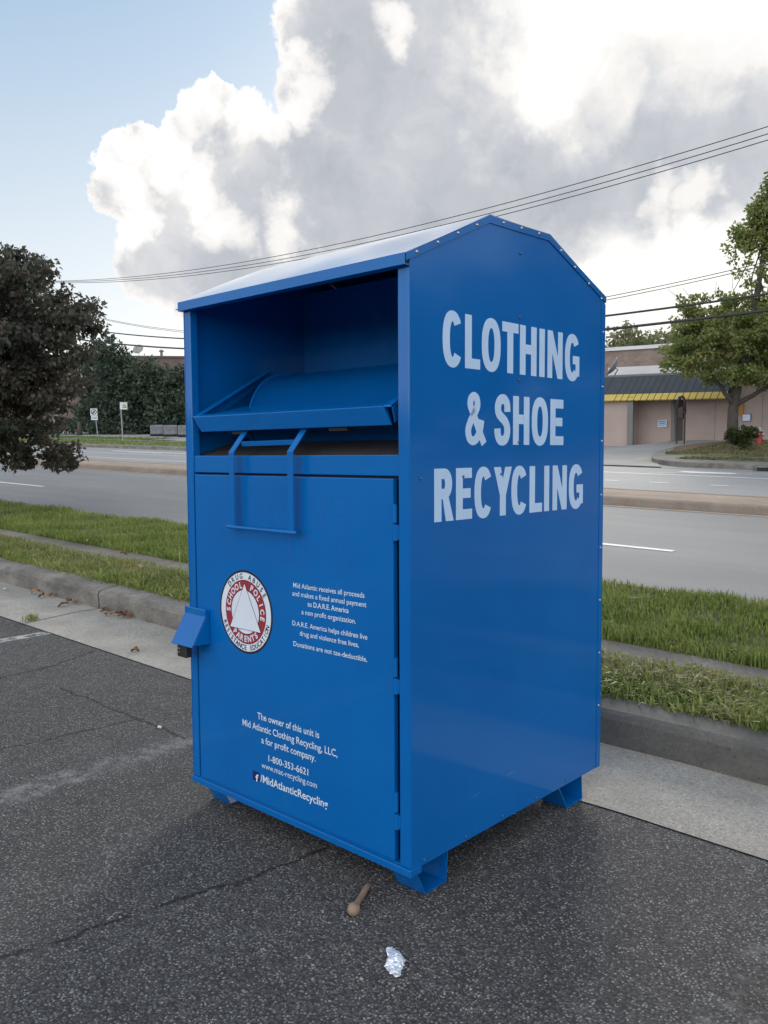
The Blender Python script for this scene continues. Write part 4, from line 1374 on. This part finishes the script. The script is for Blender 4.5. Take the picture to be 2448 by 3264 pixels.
# dark trees and brush across the far lot on the left
specs = [(-63.5, 37.6, [(-.3, 0, 5.6, 1.5, 1.8, 2.7), (.6, 0, 2.8, 2.4, 2.4, 2.4), (.9, 0, 4.6, 1.2, 1.2, 1.9)], 'tall dark tree behind the narrow two-plate sign'),
         (-67.5, 38.5, [(0, 0, 5.0, 2.6, 2.3, 3.6), (.4, 0, 1.8, 3.0, 2.4, 2.0)], 'dark green tree half hidden by the purple-leaved tree'),
         (-60.9, 39.2, [(0, 0, 3.9, 1.9, 2.0, 2.5), (-.3, -.3, 2.0, 2.5, 2.3, 2.0)], 'rounded dark bush-like tree below the roof dish'),
         (-58.4, 40.0, [(0, 0, 3.5, 1.8, 2.0, 2.3), (.2, -.4, 1.9, 2.4, 2.3, 1.9)], 'dark green tree right of the rounded bush-like tree'),
         (-55.9, 41.4, [(.4, 0, 5.2, 1.2, 1.8, 2.9), (0, -.4, 2.3, 2.2, 2.3, 2.0)], 'dark tree behind the grey wrapped bales beside the bin'),
         (-52.5, 43.5, [(0, 0, 4.6, 2.4, 2.1, 3.2), (0, -.4, 2.0, 2.6, 2.3, 2.0)], 'dark tree mostly hidden behind the blue bin')]
for i, (x, y, lb, lab) in enumerate(specs):
    tree('dark_tree', (x, y, G(x, y)), lb, 330, 30, .30, .48, M_LDARK, M_BARK2, (.16, .08, [(.1, 0, 1.2), (.0, .1, 3.0), (.1, 0, 4.6)]), lab, 'tree', 'dark trees along the far lot', 40 + i, 8, .7, .3)
# low brush knitting their feet together
rg_ = np.random.default_rng(77)
bx_ = [(x, y, G(x, y) + rg_.uniform(.2, 1.3)) for x, y in zip(rg_.uniform(-70, -50, 260), rg_.uniform(36.6, 40, 260))]
bx_ = [(x, y + (x + 60) * .45, z) for x, y, z in bx_]
o = np_mesh('brush', leaf_quads(np.array(bx_), rg_.uniform(.4, .9, len(bx_)), 26, .28, rg_, .7, .2), 4, M_LDARK)
tag(o, 'dark tangled brush at the foot of the far trees', 'brush', None, 'stuff')

# wooded rise beyond the building
rg_ = np.random.default_rng(78)
wl = []
for i in range(60):
    x = rg_.uniform(-120, 10); y = 128 + rg_.uniform(-6, 14)
    hgt = 6.0 + 1.2 * math.sin(x * .11) + 1.8 * math.sin(x * .31 + 1) + rg_.uniform(-.8, .8)
    wl.append((x, y, G(x, y) + 8.4 + hgt * .3, 5.0, 4, hgt * .55))
cs_ = sample_lobes(wl, 2600, rg_, .35)
o = np_mesh('woods', leaf_quads(cs_, rg_.uniform(.8, 1.7, len(cs_)), 16, .75, rg_, .7, .2), 4, M_LFAR)
tag(o, 'distant wooded rise showing above the flat-roofed building', 'woods', None, 'stuff')
hill = []
xs_h = np.linspace(-200, 90, 30)
hv = [(x, 112, G(x, 112) - 1) for x in xs_h] + [(x, 134, G(x, 134) + 9) for x in xs_h] + [(x, 165, G(x, 165) + 13) for x in xs_h]
tag(MB().add(hv, [(j * 30 + i, j * 30 + i + 1, (j + 1) * 30 + i + 1, (j + 1) * 30 + i) for j in range(2) for i in range(29)]).build('hill', M_GROUND, None, True), kind='structure')

# ------------------------------------------------------------------ island with kerb, grass, shrub, hydrant
def flat_patch(name, pts, h, mat, kind='structure', thick=.0):
    vs = [(x, y, G(x, y) + h) for x, y in pts]
    return tag(MB().add(vs, [tuple(range(len(pts)))]).build(name, mat), kind=kind)
def rows(name, edge, h, mat, skirt=0, xr=8):
    """sheet from a left edge given as (x, y) pairs going away from the road, to x = xr"""
    e = catmull(edge, 5)
    N = 24
    vs, fs = [], []
    for x0, y in e:
        for k in range(N + 1):
            x = x0 + (xr - x0) * (k / N) ** 1.3
            vs.append((x, y, G(x, y) + h))
    for j in range(len(e) - 1):
        for k in range(N):
            a = j * (N + 1) + k
            fs.append((a, a + 1, a + N + 2, a + N + 1))
    if skirt:
        b0 = len(vs)
        rim_ = [j * (N + 1) for j in range(len(e))][::-1] + list(range(N + 1))
        vs += [(vs[k][0], vs[k][1], vs[k][2] - skirt) for k in rim_]
        for q in range(len(rim_) - 1):
            fs.append((rim_[q], rim_[q + 1], b0 + q + 1, b0 + q))
    return tag(MB().add(vs, fs).build(name, mat), kind='structure')
rows('kerb', [(-5.6, 21.25), (-7.6, 21.5), (-8.9, 22.6), (-9.75, 24.3), (-10.6, 26.6), (-10.9, 29), (-10.4, 31.5), (-9, 33), (-6, 33.5)], .15, M_CURB, .3)
rows('verge', [(-8.6, 25.2), (-9.6, 25.25), (-10.25, 26.8), (-10.55, 29), (-10.15, 31.2), (-8.8, 32.6), (-6, 33.0)], .162, M_FARGRASS)
rows('verge', [(-6.6, 22.75), (-8.3, 23.1), (-8.6, 23.5), (-8.3, 23.95)], .160, M_FARGRASS)
flat_patch('sidewalk', [(-10.0, 20.96), (-8.0, 20.93), (-8.7, 22.3), (-9.3, 23.3), (-10.1, 25.5), (-10.6, 25.2), (-9.9, 23.0)], .034, M_GUTTER)
mulch = [(tb[0] + 2.1 * math.cos(a) + .5, tb[1] - 1.2 + 2.2 * math.sin(a)) for a in np.linspace(0, 2 * PI, 24)[:-1]]
flat_patch('verge', mulch, .17, simple('mulch_soil', (.15, .10, .065), .95, 0, .3, 3))
isg = [(-9.9, 6, 25.5, 32.3, 26000, .04, .11, .02, .16, 1.0), (-8.3, 6, 22.9, 23.9, 7000, .04, .09, .02, .155, 1.0)]
blades('grass', 'short dull grass on the island under the street tree', isg, M_DULLGRASS, 9)
# storm inlet in the island kerb
MB_ = MB(); MB_.box(-5.55, -3.6, 21.0, 21.29, -.02, .16); MB_.box(-5.45, -3.7, 20.995, 21.0, .02, .12, 1)
o = MB_.build('storm_inlet', [M_CURB, M_DARK]); o.location = (0, 0, G(-4.6, 21.1)); tag(o, kind='structure')

# clipped shrub
sb = (-8.05, 27.7)
SH, _ = tree('clipped_shrub', (sb[0], sb[1], G(*sb) + .15), [(0, 0, .62, .52, .5, .28), (.12, 0, .58, .5, .48, .26), (-.2, 0, .52, .32, .4, .25), (.05, 0, .3, .28, .3, .22)], 230, 40, .05, .10, M_LSHRUB, M_BARK2,
     (.03, .015, [(.02, 0, .15), (.05, 0, .3), (.08, 0, .45)]), 'low clipped dark shrub beside the red hydrant', 'shrub', None, 61, 14)
# hydrant
HY = ground_thing('fire_hydrant', -8.42, 30.8, 'red fire hydrant with a grey cap right of the shrub', 'hydrant')
HY.location.z += .15
M_RED = simple('red_hydrant_paint', (.33, .022, .03), .45, 0, .15, 8)
M_GREYP = simple('grey_hydrant_paint', (.33, .32, .31), .5, 0, .15, 8)
MB().tube([(0, 0, 0), (0, 0, .05), (0, 0, .051), (0, 0, .42), (0, 0, .44), (0, 0, .47)], [.15, .15, .115, .11, .135, .135], 16).build('barrel', M_RED, HY)
MB().tube([(0, 0, .47), (0, 0, .50), (0, 0, .56), (0, 0, .61), (0, 0, .615), (0, 0, .66)], [.135, .125, .105, .05, .025, .022], 16).build('bonnet', M_GREYP, HY)
for a in (0, PI, -PI / 2):
    d = Vector((math.cos(a), math.sin(a), 0))
    r = .075 if a < 0 else .05
    MB().tube([d * .09 + Vector((0, 0, .36)), d * .15 + Vector((0, 0, .36)), d * .152 + Vector((0, 0, .36)), d * .19 + Vector((0, 0, .36))], [r * .8, r * .8, r, r], 12).build('nozzle_cap', M_GREYP, HY)

# ------------------------------------------------------------------ building across the road on the right
M_WALL = simple('tan_wall_panel', (.40, .315, .285), .85, 0, .10, 1.2)
M_WALLB = mat_brick('upper_brick', (.22, .16, .135), (.29, .21, .175), (.25, .21, .19), 2.0, 'xz')
M_COPE = simple('white_coping', (.62, .62, .63), .6, 0, .06, 2)
M_AWN = simple('black_standing_seam', (.05, .05, .055), .45, 0, .15, 2)
M_YEL = simple('yellow_fascia', (.56, .41, .09), .55, 0, .1, 2)
M_PIL = simple('grey_pilaster', (.17, .17, .17), .7, 0, .12, 2)
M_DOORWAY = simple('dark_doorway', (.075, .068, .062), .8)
BX, BY = -15.0, 36.0
BLD = thing('commercial_building', (BX, BY, G(BX, BY)), 0, 'flat-roofed tan building with black awning and yellow trim', 'building')
b0 = BLD.location.z
def bpart(name, mat, boxes, parent=BLD):
    """boxes in world metres, sheared to follow the slope of the street"""
    mb = MB()
    for x0, x1, y0, y1, z0, z1 in boxes:
        mb.box(x0 - BX, x1 - BX, y0 - BY, y1 - BY, z0 - b0, z1 - b0)
    mb.v = [(x, y, z + SX * .9 * x) for x, y, z in mb.v]
    return mb.build(name, mat, parent)
WY = 34.0              # plane of the main wall, just under the awning's upper edge
bpart('wall', M_WALL, [(-14.85, -12.93, WY, WY + .3, 1.0, 4.3)])
bpart('wall', M_WALL, [(-12.57, -10.3, WY, WY + .3, 1.0, 4.3)])
bpart('wall', M_WALL, [(-40, -14.62, 33.1, 33.4, .6, 3.86)])
bpart('wall', M_WALL, [(-14.72, -14.64, 33.42, WY, 1.2, 4.0)])
bpart('upper_wall', M_WALLB, [(-45, 16, 38.0, 38.4, 4.8, 6.52)])
bpart('coping', M_COPE, [(-45.1, 16.1, 37.9, 38.5, 6.525, 6.70)])
bpart('flashing', M_COPE, [(-17.6, 16.1, 37.0, 37.4, 5.22, 5.60)])
bpart('pilaster', M_PIL, [(-14.66, -14.40, 32.95, 33.09, .8, 3.9)])
bpart('pilaster', M_PIL, [(-13.10, -12.95, WY - .05, WY - .002, 1.2, 4.2)])
bpart('pilaster', M_PIL, [(-12.57, -12.48, WY - .05, WY - .002, 1.2, 4.2)])
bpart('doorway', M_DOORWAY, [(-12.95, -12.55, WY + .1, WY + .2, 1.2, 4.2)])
bpart('panel_joint', M_PIL, [(-11.22, -11.20, WY - .006, WY - .001, 1.2, 4.2)])
bpart('panel_joint', M_PIL, [(-9.3, -9.28, WY - .066, WY - .061, 1.2, 4.9)])
def slab(name, mat, q, th=.05):
    mb = MB()
    n_ = (Vector(q[1]) - Vector(q[0])).cross(Vector(q[3]) - Vector(q[0])).normalized() * th
    vs = [Vector(p) - Vector((BX, BY, b0)) for p in q]
    vs += [v + n_ for v in vs]
    vs = [(v.x, v.y, v.z + SX * .9 * v.x) for v in vs]
    mb.add(vs, [(0, 1, 2, 3), (7, 6, 5, 4), (0, 4, 5, 1), (1, 5, 6, 2), (2, 6, 7, 3), (3, 7, 4, 0)])
    return mb.build(name, mat, BLD)
# mansard: lower edge y=32.9, upper edge y=34.2 (all heights at BX)
ya, yb = 32.85, 34.1
za, zm, zt_ = 3.72, 4.00, 4.86
def ymid(z): return ya + (yb - ya) * (z - za) / (zt_ - za)
AW = slab('awning', M_AWN, [(-45, ymid(zm), zm), (-10.4, ymid(zm), zm), (-10.4, yb, zt_), (-45, yb, zt_)])
YF = slab('fascia', M_YEL, [(-45, ya, za), (-10.4, ya, za), (-10.4, ymid(zm) - .002, zm - .002), (-45, ymid(zm) - .002, zm - .002)])
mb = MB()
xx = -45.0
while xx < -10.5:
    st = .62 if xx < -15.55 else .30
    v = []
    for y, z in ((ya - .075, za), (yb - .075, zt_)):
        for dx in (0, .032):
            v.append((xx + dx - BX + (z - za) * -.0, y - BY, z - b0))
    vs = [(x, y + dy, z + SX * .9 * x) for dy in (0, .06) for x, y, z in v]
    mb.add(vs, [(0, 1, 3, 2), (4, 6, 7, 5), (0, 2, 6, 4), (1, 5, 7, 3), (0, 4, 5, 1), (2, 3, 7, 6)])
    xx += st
mb.build('awning_seams', simple('dark_seam_metal', (.012, .012, .014), .6), AW)  # seams a darker tone than the awning so they stand out
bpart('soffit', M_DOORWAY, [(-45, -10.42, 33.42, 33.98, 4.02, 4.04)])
bpart('wall', M_WALL, [(-10.38, 14, WY - .06, WY - .01, .9, 5.1)])
bpart('roof_deck', M_PIL, [(-45, 16, 34.2, 37.9, 4.80, 4.86)])
bpart('gutter_trim', M_PIL, [(-45, -10.4, 34.05, 34.25, 4.87, 4.95)])
bpart('rear_block', M_WALLB, [(-45, 16, 38.45, 60, 1.5, 6.4)])

# dish on that roof
def dish(name, loc, r, az, label, mat):
    t = thing(name, loc, 0, label, 'satellite dish')
    mb = MB()
    vs, fs = [], []
    nr, na = 5, 20
    d = Vector((math.cos(az) * .85, math.sin(az) * .85, .5)).normalized()
    s_ = d.cross(Vector((0, 0, 1))).normalized(); u_ = s_.cross(d)
    for th in (0, .03):
        for i in range(nr + 1):
            for k in range(na):
                q = r * i / nr; a = 2 * PI * k / na
                vs.append(Vector((0, 0, r * 1.15)) + s_ * q * math.cos(a) + u_ * q * math.sin(a) + d * (q * q / r * .4 - th))
    o2 = (nr + 1) * na
    for i in range(nr):
        for k in range(na):
            q = (i * na + k, i * na + (k + 1) % na, (i + 1) * na + (k + 1) % na, (i + 1) * na + k)
            fs.append(q); fs.append(tuple(o2 + x for x in reversed(q)))
    for k in range(na):
        fs.append((nr * na + k, nr * na + (k + 1) % na, o2 + nr * na + (k + 1) % na, o2 + nr * na + k))
    mb.add(vs, fs).build('reflector', mat, t, True)
    c = Vector((0, 0, r * 1.15))
    MB().tube([c - d * .03, c - d * .15, (0, 0, r * .5), (0, 0, 0)], .03, 8).build('mast', M_PIL, t)
    MB().tube([c - u_ * r * .95 + d * r * .3, c + d * r * .9], .015, 6).tube([c + d * r * .85, c + d * r * .98], .05, 8).build('feed_arm', M_PIL, t)
    return t
M_DISH = simple('grey_dish', (.27, .27, .27), .5, .0, .1, 3)
dish('satellite_dish', (-16.35, 35.2, 4.93), .44, R(205), 'grey satellite dish on the flat roof right of the bin', M_DISH)

# wall signs
def plate(name, loc, w, h, label, cat, frame, face, marks=()):
    t = thing(name, loc, 0, label, cat)
    MB().box(-w / 2, w / 2, -.02, 0, -h / 2, h / 2).build('sign_plate', frame, t)
    mb = MB().box(-w / 2 + .03, w / 2 - .03, -.024, -.0205, -h / 2 + .03, h / 2 - .03)
    mb.build('sign_face', face, t)
    for i, (x0, x1, z0, z1) in enumerate(marks):
        MB().box(x0 * w, x1 * w, -.027, -.0245, z0 * h, z1 * h).build('marking', M_SIGNBLUE, t)
    return t
M_SIGNBLUE = simple('sign_blue', (.10, .17, .42), .5)
M_SIGNW = simple('sign_white', (.68, .70, .74), .5)
M_SIGNLB = simple('sign_pale_blue', (.30, .45, .62), .5)
plate('wall_sign', (-13.48, 33.95, 2.72), .40, .30, 'small blue and white sign on the tan wall left of the doorway', 'sign', M_SIGNW, M_SIGNLB, ((-.42, .42, .26, .40), (-.3, .3, -.05, .05)))
t = plate('wall_sign', (-9.90, 33.90, 2.86), .36, .32, 'white sign on the tan wall behind the tree trunk', 'sign', M_SIGNBLUE, M_SIGNW)
o = MB().box(-10.2, -10.03, 33.86, 33.935, 2.98, 3.45).build('alarm_box', simple('orange_box', (.45, .20, .04), .6)); tag(o, 'small orange box on the wall right of the tree trunk', 'box')
# pipe stand before the doorway
PS = ground_thing('standpipe', -11.79, 31.74, 'brown two-legged pipe stand in front of the dark doorway', 'standpipe')
M_PIPE = simple('rusty_pipe', (.06, .045, .04), .6, .3, .3, 8)
for x in (-.15, .17):
    MB().tube([(x, 0, 0), (x, 0, 1.3)], .032, 8).build('leg', M_PIPE, PS)
MB().tube([(-.15, 0, 1.3), (-.12, 0, 1.75), (-.05, 0, 1.92), (.06, 0, 1.95), (.15, 0, 1.8), (.17, 0, 1.3)], .06, 8).build('pipe_bend', M_PIPE, PS, True)
MB().tube([(-.18, 0, 1.32), (.2, 0, 1.32)], .07, 8).build('cross_pipe', M_PIPE, PS)
MB().box(-.10, .12, -.07, .07, 1.05, 1.5).build('valve_body', M_PIPE, PS, bevel=.02)
o = MB().tube([(0, 0, 0), (0, 0, .02)], .55, 20).build('manhole_cover', M_DARK); o.location = (-8.95, 34.2, G(-8.95, 34.2) + .03); o.scale = (1.5, .35, 1); tag(o, 'dark drain cover on the far driveway', 'drain cover')

# ------------------------------------------------------------------ left: building behind the trees, bales, signs
LB = thing('brick_building', (-80, 54, G(-80, 54)), 0, 'dark brick flat-roofed building behind the far trees', 'building')
lz = LB.location.z
LA, LBb = Vector((-92, 40.5, 0)), Vector((-58, 78, 0))
dr = (LBb - LA).normalized(); nrm = Vector((-dr.y, dr.x, 0))
def lwall(name, mat, off, dep, z0, z1):
    q = [LA + nrm * off, LBb + nrm * off, LBb + nrm * (off + dep), LA + nrm * (off + dep)]
    mb = MB().prism([(p.x + 80, p.y - 54) for p in q], lambda a, b, h: (a, b, h), z0 - lz, z1 - lz)
    return mb.build(name, mat, LB)
lwall('wall', mat_brick('left_brick', (.13, .085, .07), (.17, .11, .09), (.14, .12, .11), 2.0, 'xz'), 0, 14, 2, 12.4)
lwall('coping', simple('dark_coping', (.09, .085, .085), .7), -.12, 14.3, 12.401, 12.62)
dish('roof_dish', (-82.6, 52.2, 12.62), .62, R(-60), 'round grey dish on the dark brick building roof', M_DISH)
VN = thing('roof_vent', (-80.7, 53.9, 12.62), 0, 'small roof vent pipe right of the round dish', 'vent')
MB().tube([(0, 0, 0), (0, 0, .6)], .15, 10).build('pipe', M_PIL, VN)
MB().tube([(0, 0, .55), (0, 0, .62), (0, 0, .8)], [.3, .3, .05], 10).build('cap', M_PIL, VN)

M_BALE = simple('grey_wrapped_bale', (.17, .17, .185), .5, 0, .45, 3)
M_BALEW = simple('pale_bale_wrap', (.40, .40, .43), .5, 0, .3, 3)
for i, (x, y, lab) in enumerate(((-53.6, 35.0, 'leftmost of the grey wrapped bales in the far lot'), (-51.4, 34.7, 'middle grey wrapped bale in the far lot'), (-49.2, 34.4, 'grey wrapped bale nearest the blue bin in the far lot'))):
    t = thing('wrapped_bale', (x, y, G(x, y) + .03), R(-38), lab, 'bale', 'grey wrapped bales in the far lot')
    MB().box(-.78, .78, -.5, .5, .1, .82).build('load', M_BALE, t, bevel=.07)
    MB().box(-.70, .70, -.505, -.502, .5, .78).build('wrap_sheet', M_BALEW, t)
    MB().box(-.8, .8, -.52, .52, 0, .095).build('pallet', M_DARK, t)

M_GALV = simple('galvanised_post', (.30, .30, .31), .5, .3, .1, 4)
M_BLACK = simple('sign_black', (.02, .02, .022), .5)
M_SIGNCREAM = simple('sign_cream', (.58, .56, .50), .5)
def facing(x, y):     # rotation that turns a plate at (x,y) to face the road users / camera side
    return math.atan2(-(1.67 - x), -2.03 - y) + PI if False else math.atan2(1.67 - x, -(-2.03 - y))
# narrow sign: symbol plate above an arrow plate
x, y = -52.6, 29.3
S1 = thing('street_sign', (x, y, G(x, y) + .1), facing(x, y), 'narrow post sign with a symbol plate above an arrow plate', 'street sign')
MB().tube([(.10, 0, 0), (-.07, 0, 2.0)], .035, 8).build('post', M_GALV, S1)
P1 = MB().box(-.36, .10, -.07, -.04, 1.42 + .10, 2.02).build('symbol_plate', M_SIGNW, S1)
ring = [(-.13 + .17 * math.cos(a), 1.79 + .17 * math.sin(a)) for a in np.linspace(0, 2 * PI, 25)[:-1]]
def flat_stroke(path, w, yy, closed=False):
    sg = Sign(lambda a, b, h: (a, yy - h, b)); sg.stroke(path, w, w, closed); return sg.mb
flat_stroke(ring, .05, -.072, True).build('symbol_ring', M_BLACK, P1)
flat_stroke([(-.25, 1.67), (-.01, 1.91)], .05, -.074).build('symbol_bar', M_BLACK, P1)
flat_stroke([(-.19, 1.84), (-.06, 1.84), (-.06, 1.78), (-.2, 1.78), (-.2, 1.70), (-.08, 1.70)], .045, -.073).build('symbol_letter', M_BLACK, P1)
P2 = MB().box(-.32, .12, -.07, -.04, 1.22, 1.49).build('arrow_plate', M_SIGNW, S1)
sg = Sign(lambda a, b, h: (a, -.072 - h, b)); sg.poly([(-.25, 1.33), (-.02, 1.33), (-.02, 1.29), (.07, 1.355), (-.02, 1.42), (-.02, 1.38), (-.25, 1.38)]); sg.mb.build('arrow', M_BLACK, P2)
# flag sign
x, y = -44.3, 26.2
S2 = thing('bus_stop_sign', (x, y, G(x, y) + .13), facing(x, y), 'square cream flag sign on a galvanised post by the grass', 'bus stop sign')
MB().tube([(.06, 0, 0), (-.02, 0, 2.28)], .04, 8).build('post', M_GALV, S2)
P3 = MB().box(-.06, .37, -.07, -.04, 1.86, 2.30).build('flag_plate', M_SIGNW, S2)
MB().box(.06, .36, -.074, -.0705, 1.92, 2.29).build('flag_panel', M_SIGNCREAM, P3)
MB().box(.12, .27, -.078, -.0745, 2.09, 2.13).add([(.13, -.078, 2.07), (.16, -.078, 2.07), (.16, -.078, 2.09), (.13, -.078, 2.09), (.23, -.078, 2.07), (.26, -.078, 2.07), (.26, -.078, 2.09), (.23, -.078, 2.09)], [(0, 1, 2, 3), (4, 5, 6, 7)]).build('bus_symbol', M_BLACK, P3)
MB().box(.10, .33, -.078, -.0745, 1.97, 2.02).build('red_strip', simple('sign_brown', (.15, .08, .07), .6), P3)

o = MB().tube([(0, 0, 0), (-.15, .1, 1.1)], [.22, .19], 9).build('tree_stump', M_BARK, None, True)
o.location = (-63.2, 33.9, G(-63.2, 33.9)); tag(o, 'leaning grey trunk stub beside the purple-leaved tree', 'stump')

# ------------------------------------------------------------------ overhead wires (each sags between poles out of the picture)
M_WIRE = simple('dark_wire', (.03, .03, .03), .6)
for (a, b, c, y, r, lab) in ((.0025, .09829, 10.948673, 23.0, .013, 'topmost of the three high wires crossing the clouds'), (.002651, .10192, 10.76609, 23.0, .013, 'middle of the three high wires crossing the clouds'),
                             (.00272, .10277, 10.601342, 23.0, .013, 'lowest of the three high wires crossing the clouds'), (.004567, .152838, 7.601198, 23.4, .012, 'faint upper wire of the thin pair above the building'),
                             (.004654, .155653, 7.520522, 23.4, .012, 'faint lower wire of the thin pair above the building'), (.002712, .06018, 6.205047, 23.4, .035, 'thick upper cable in front of the street tree'),
                             (.002383, .048333, 5.684927, 23.4, .045, 'thick lower cable in front of the street tree')):
    pts = [(x, y, a * x * x + b * x + c) for x in np.linspace(-62, 14, 60)]
    o = MB().tube(pts, r, 6).build('overhead_wire', M_WIRE, None, True)
    tag(o, lab, 'wire', 'overhead wires along the far side of the road')
# far pole on the rise
PO = thing('utility_pole', (-74.9, 160.8, 20), R(-25), 'thin distant utility pole on the wooded skyline', 'utility pole')
MB().tube([(0, 0, -6), (0, 0, 8.4)], [.16, .11], 8).build('mast', M_BARK2, PO)
MB().box(-.95, .95, -.06, .06, 8.05, 8.2).build('crossarm', M_BARK2, PO)

# trees on the far side of the car park, behind the viewer (seen mirrored in the paint)
rg_ = np.random.default_rng(79)
wl = [(x, -80 + rg_.uniform(-4, 4), G(x, -30) + 2.6, 5.5, 3, 3.4 + rg_.uniform(-.8, .9)) for x in np.arange(-150, 70, 7)]
cs_ = sample_lobes(wl, 1500, rg_, .4)
o = np_mesh('woods', leaf_quads(cs_, rg_.uniform(.9, 1.7, len(cs_)), 12, .8, rg_, .7, .2), 4, M_LDARK)
tag(o, 'belt of trees beyond the car park behind the viewer', 'woods', None, 'stuff')

# unseen tall trees added across the road off to the right (they darken what the bin's side panel mirrors)
rg_ = np.random.default_rng(80)
wl = [(x, y + rg_.uniform(-2, 2), G(x, y) + 6.2, 4.2, 3.2, 6.5 + rg_.uniform(-1.2, 1.2)) for x, y in [(9 + 5.5 * k, 44 - 1.6 * k) for k in range(11)]]
cs_ = sample_lobes(wl, 1300, rg_, .4)
o = np_mesh('woods', leaf_quads(cs_, rg_.uniform(.9, 1.7, len(cs_)), 12, .8, rg_, .7, .2), 4, M_LDARK)
tag(o, 'unseen row of trees added at far right to darken the bin reflection', 'woods', None, 'stuff')
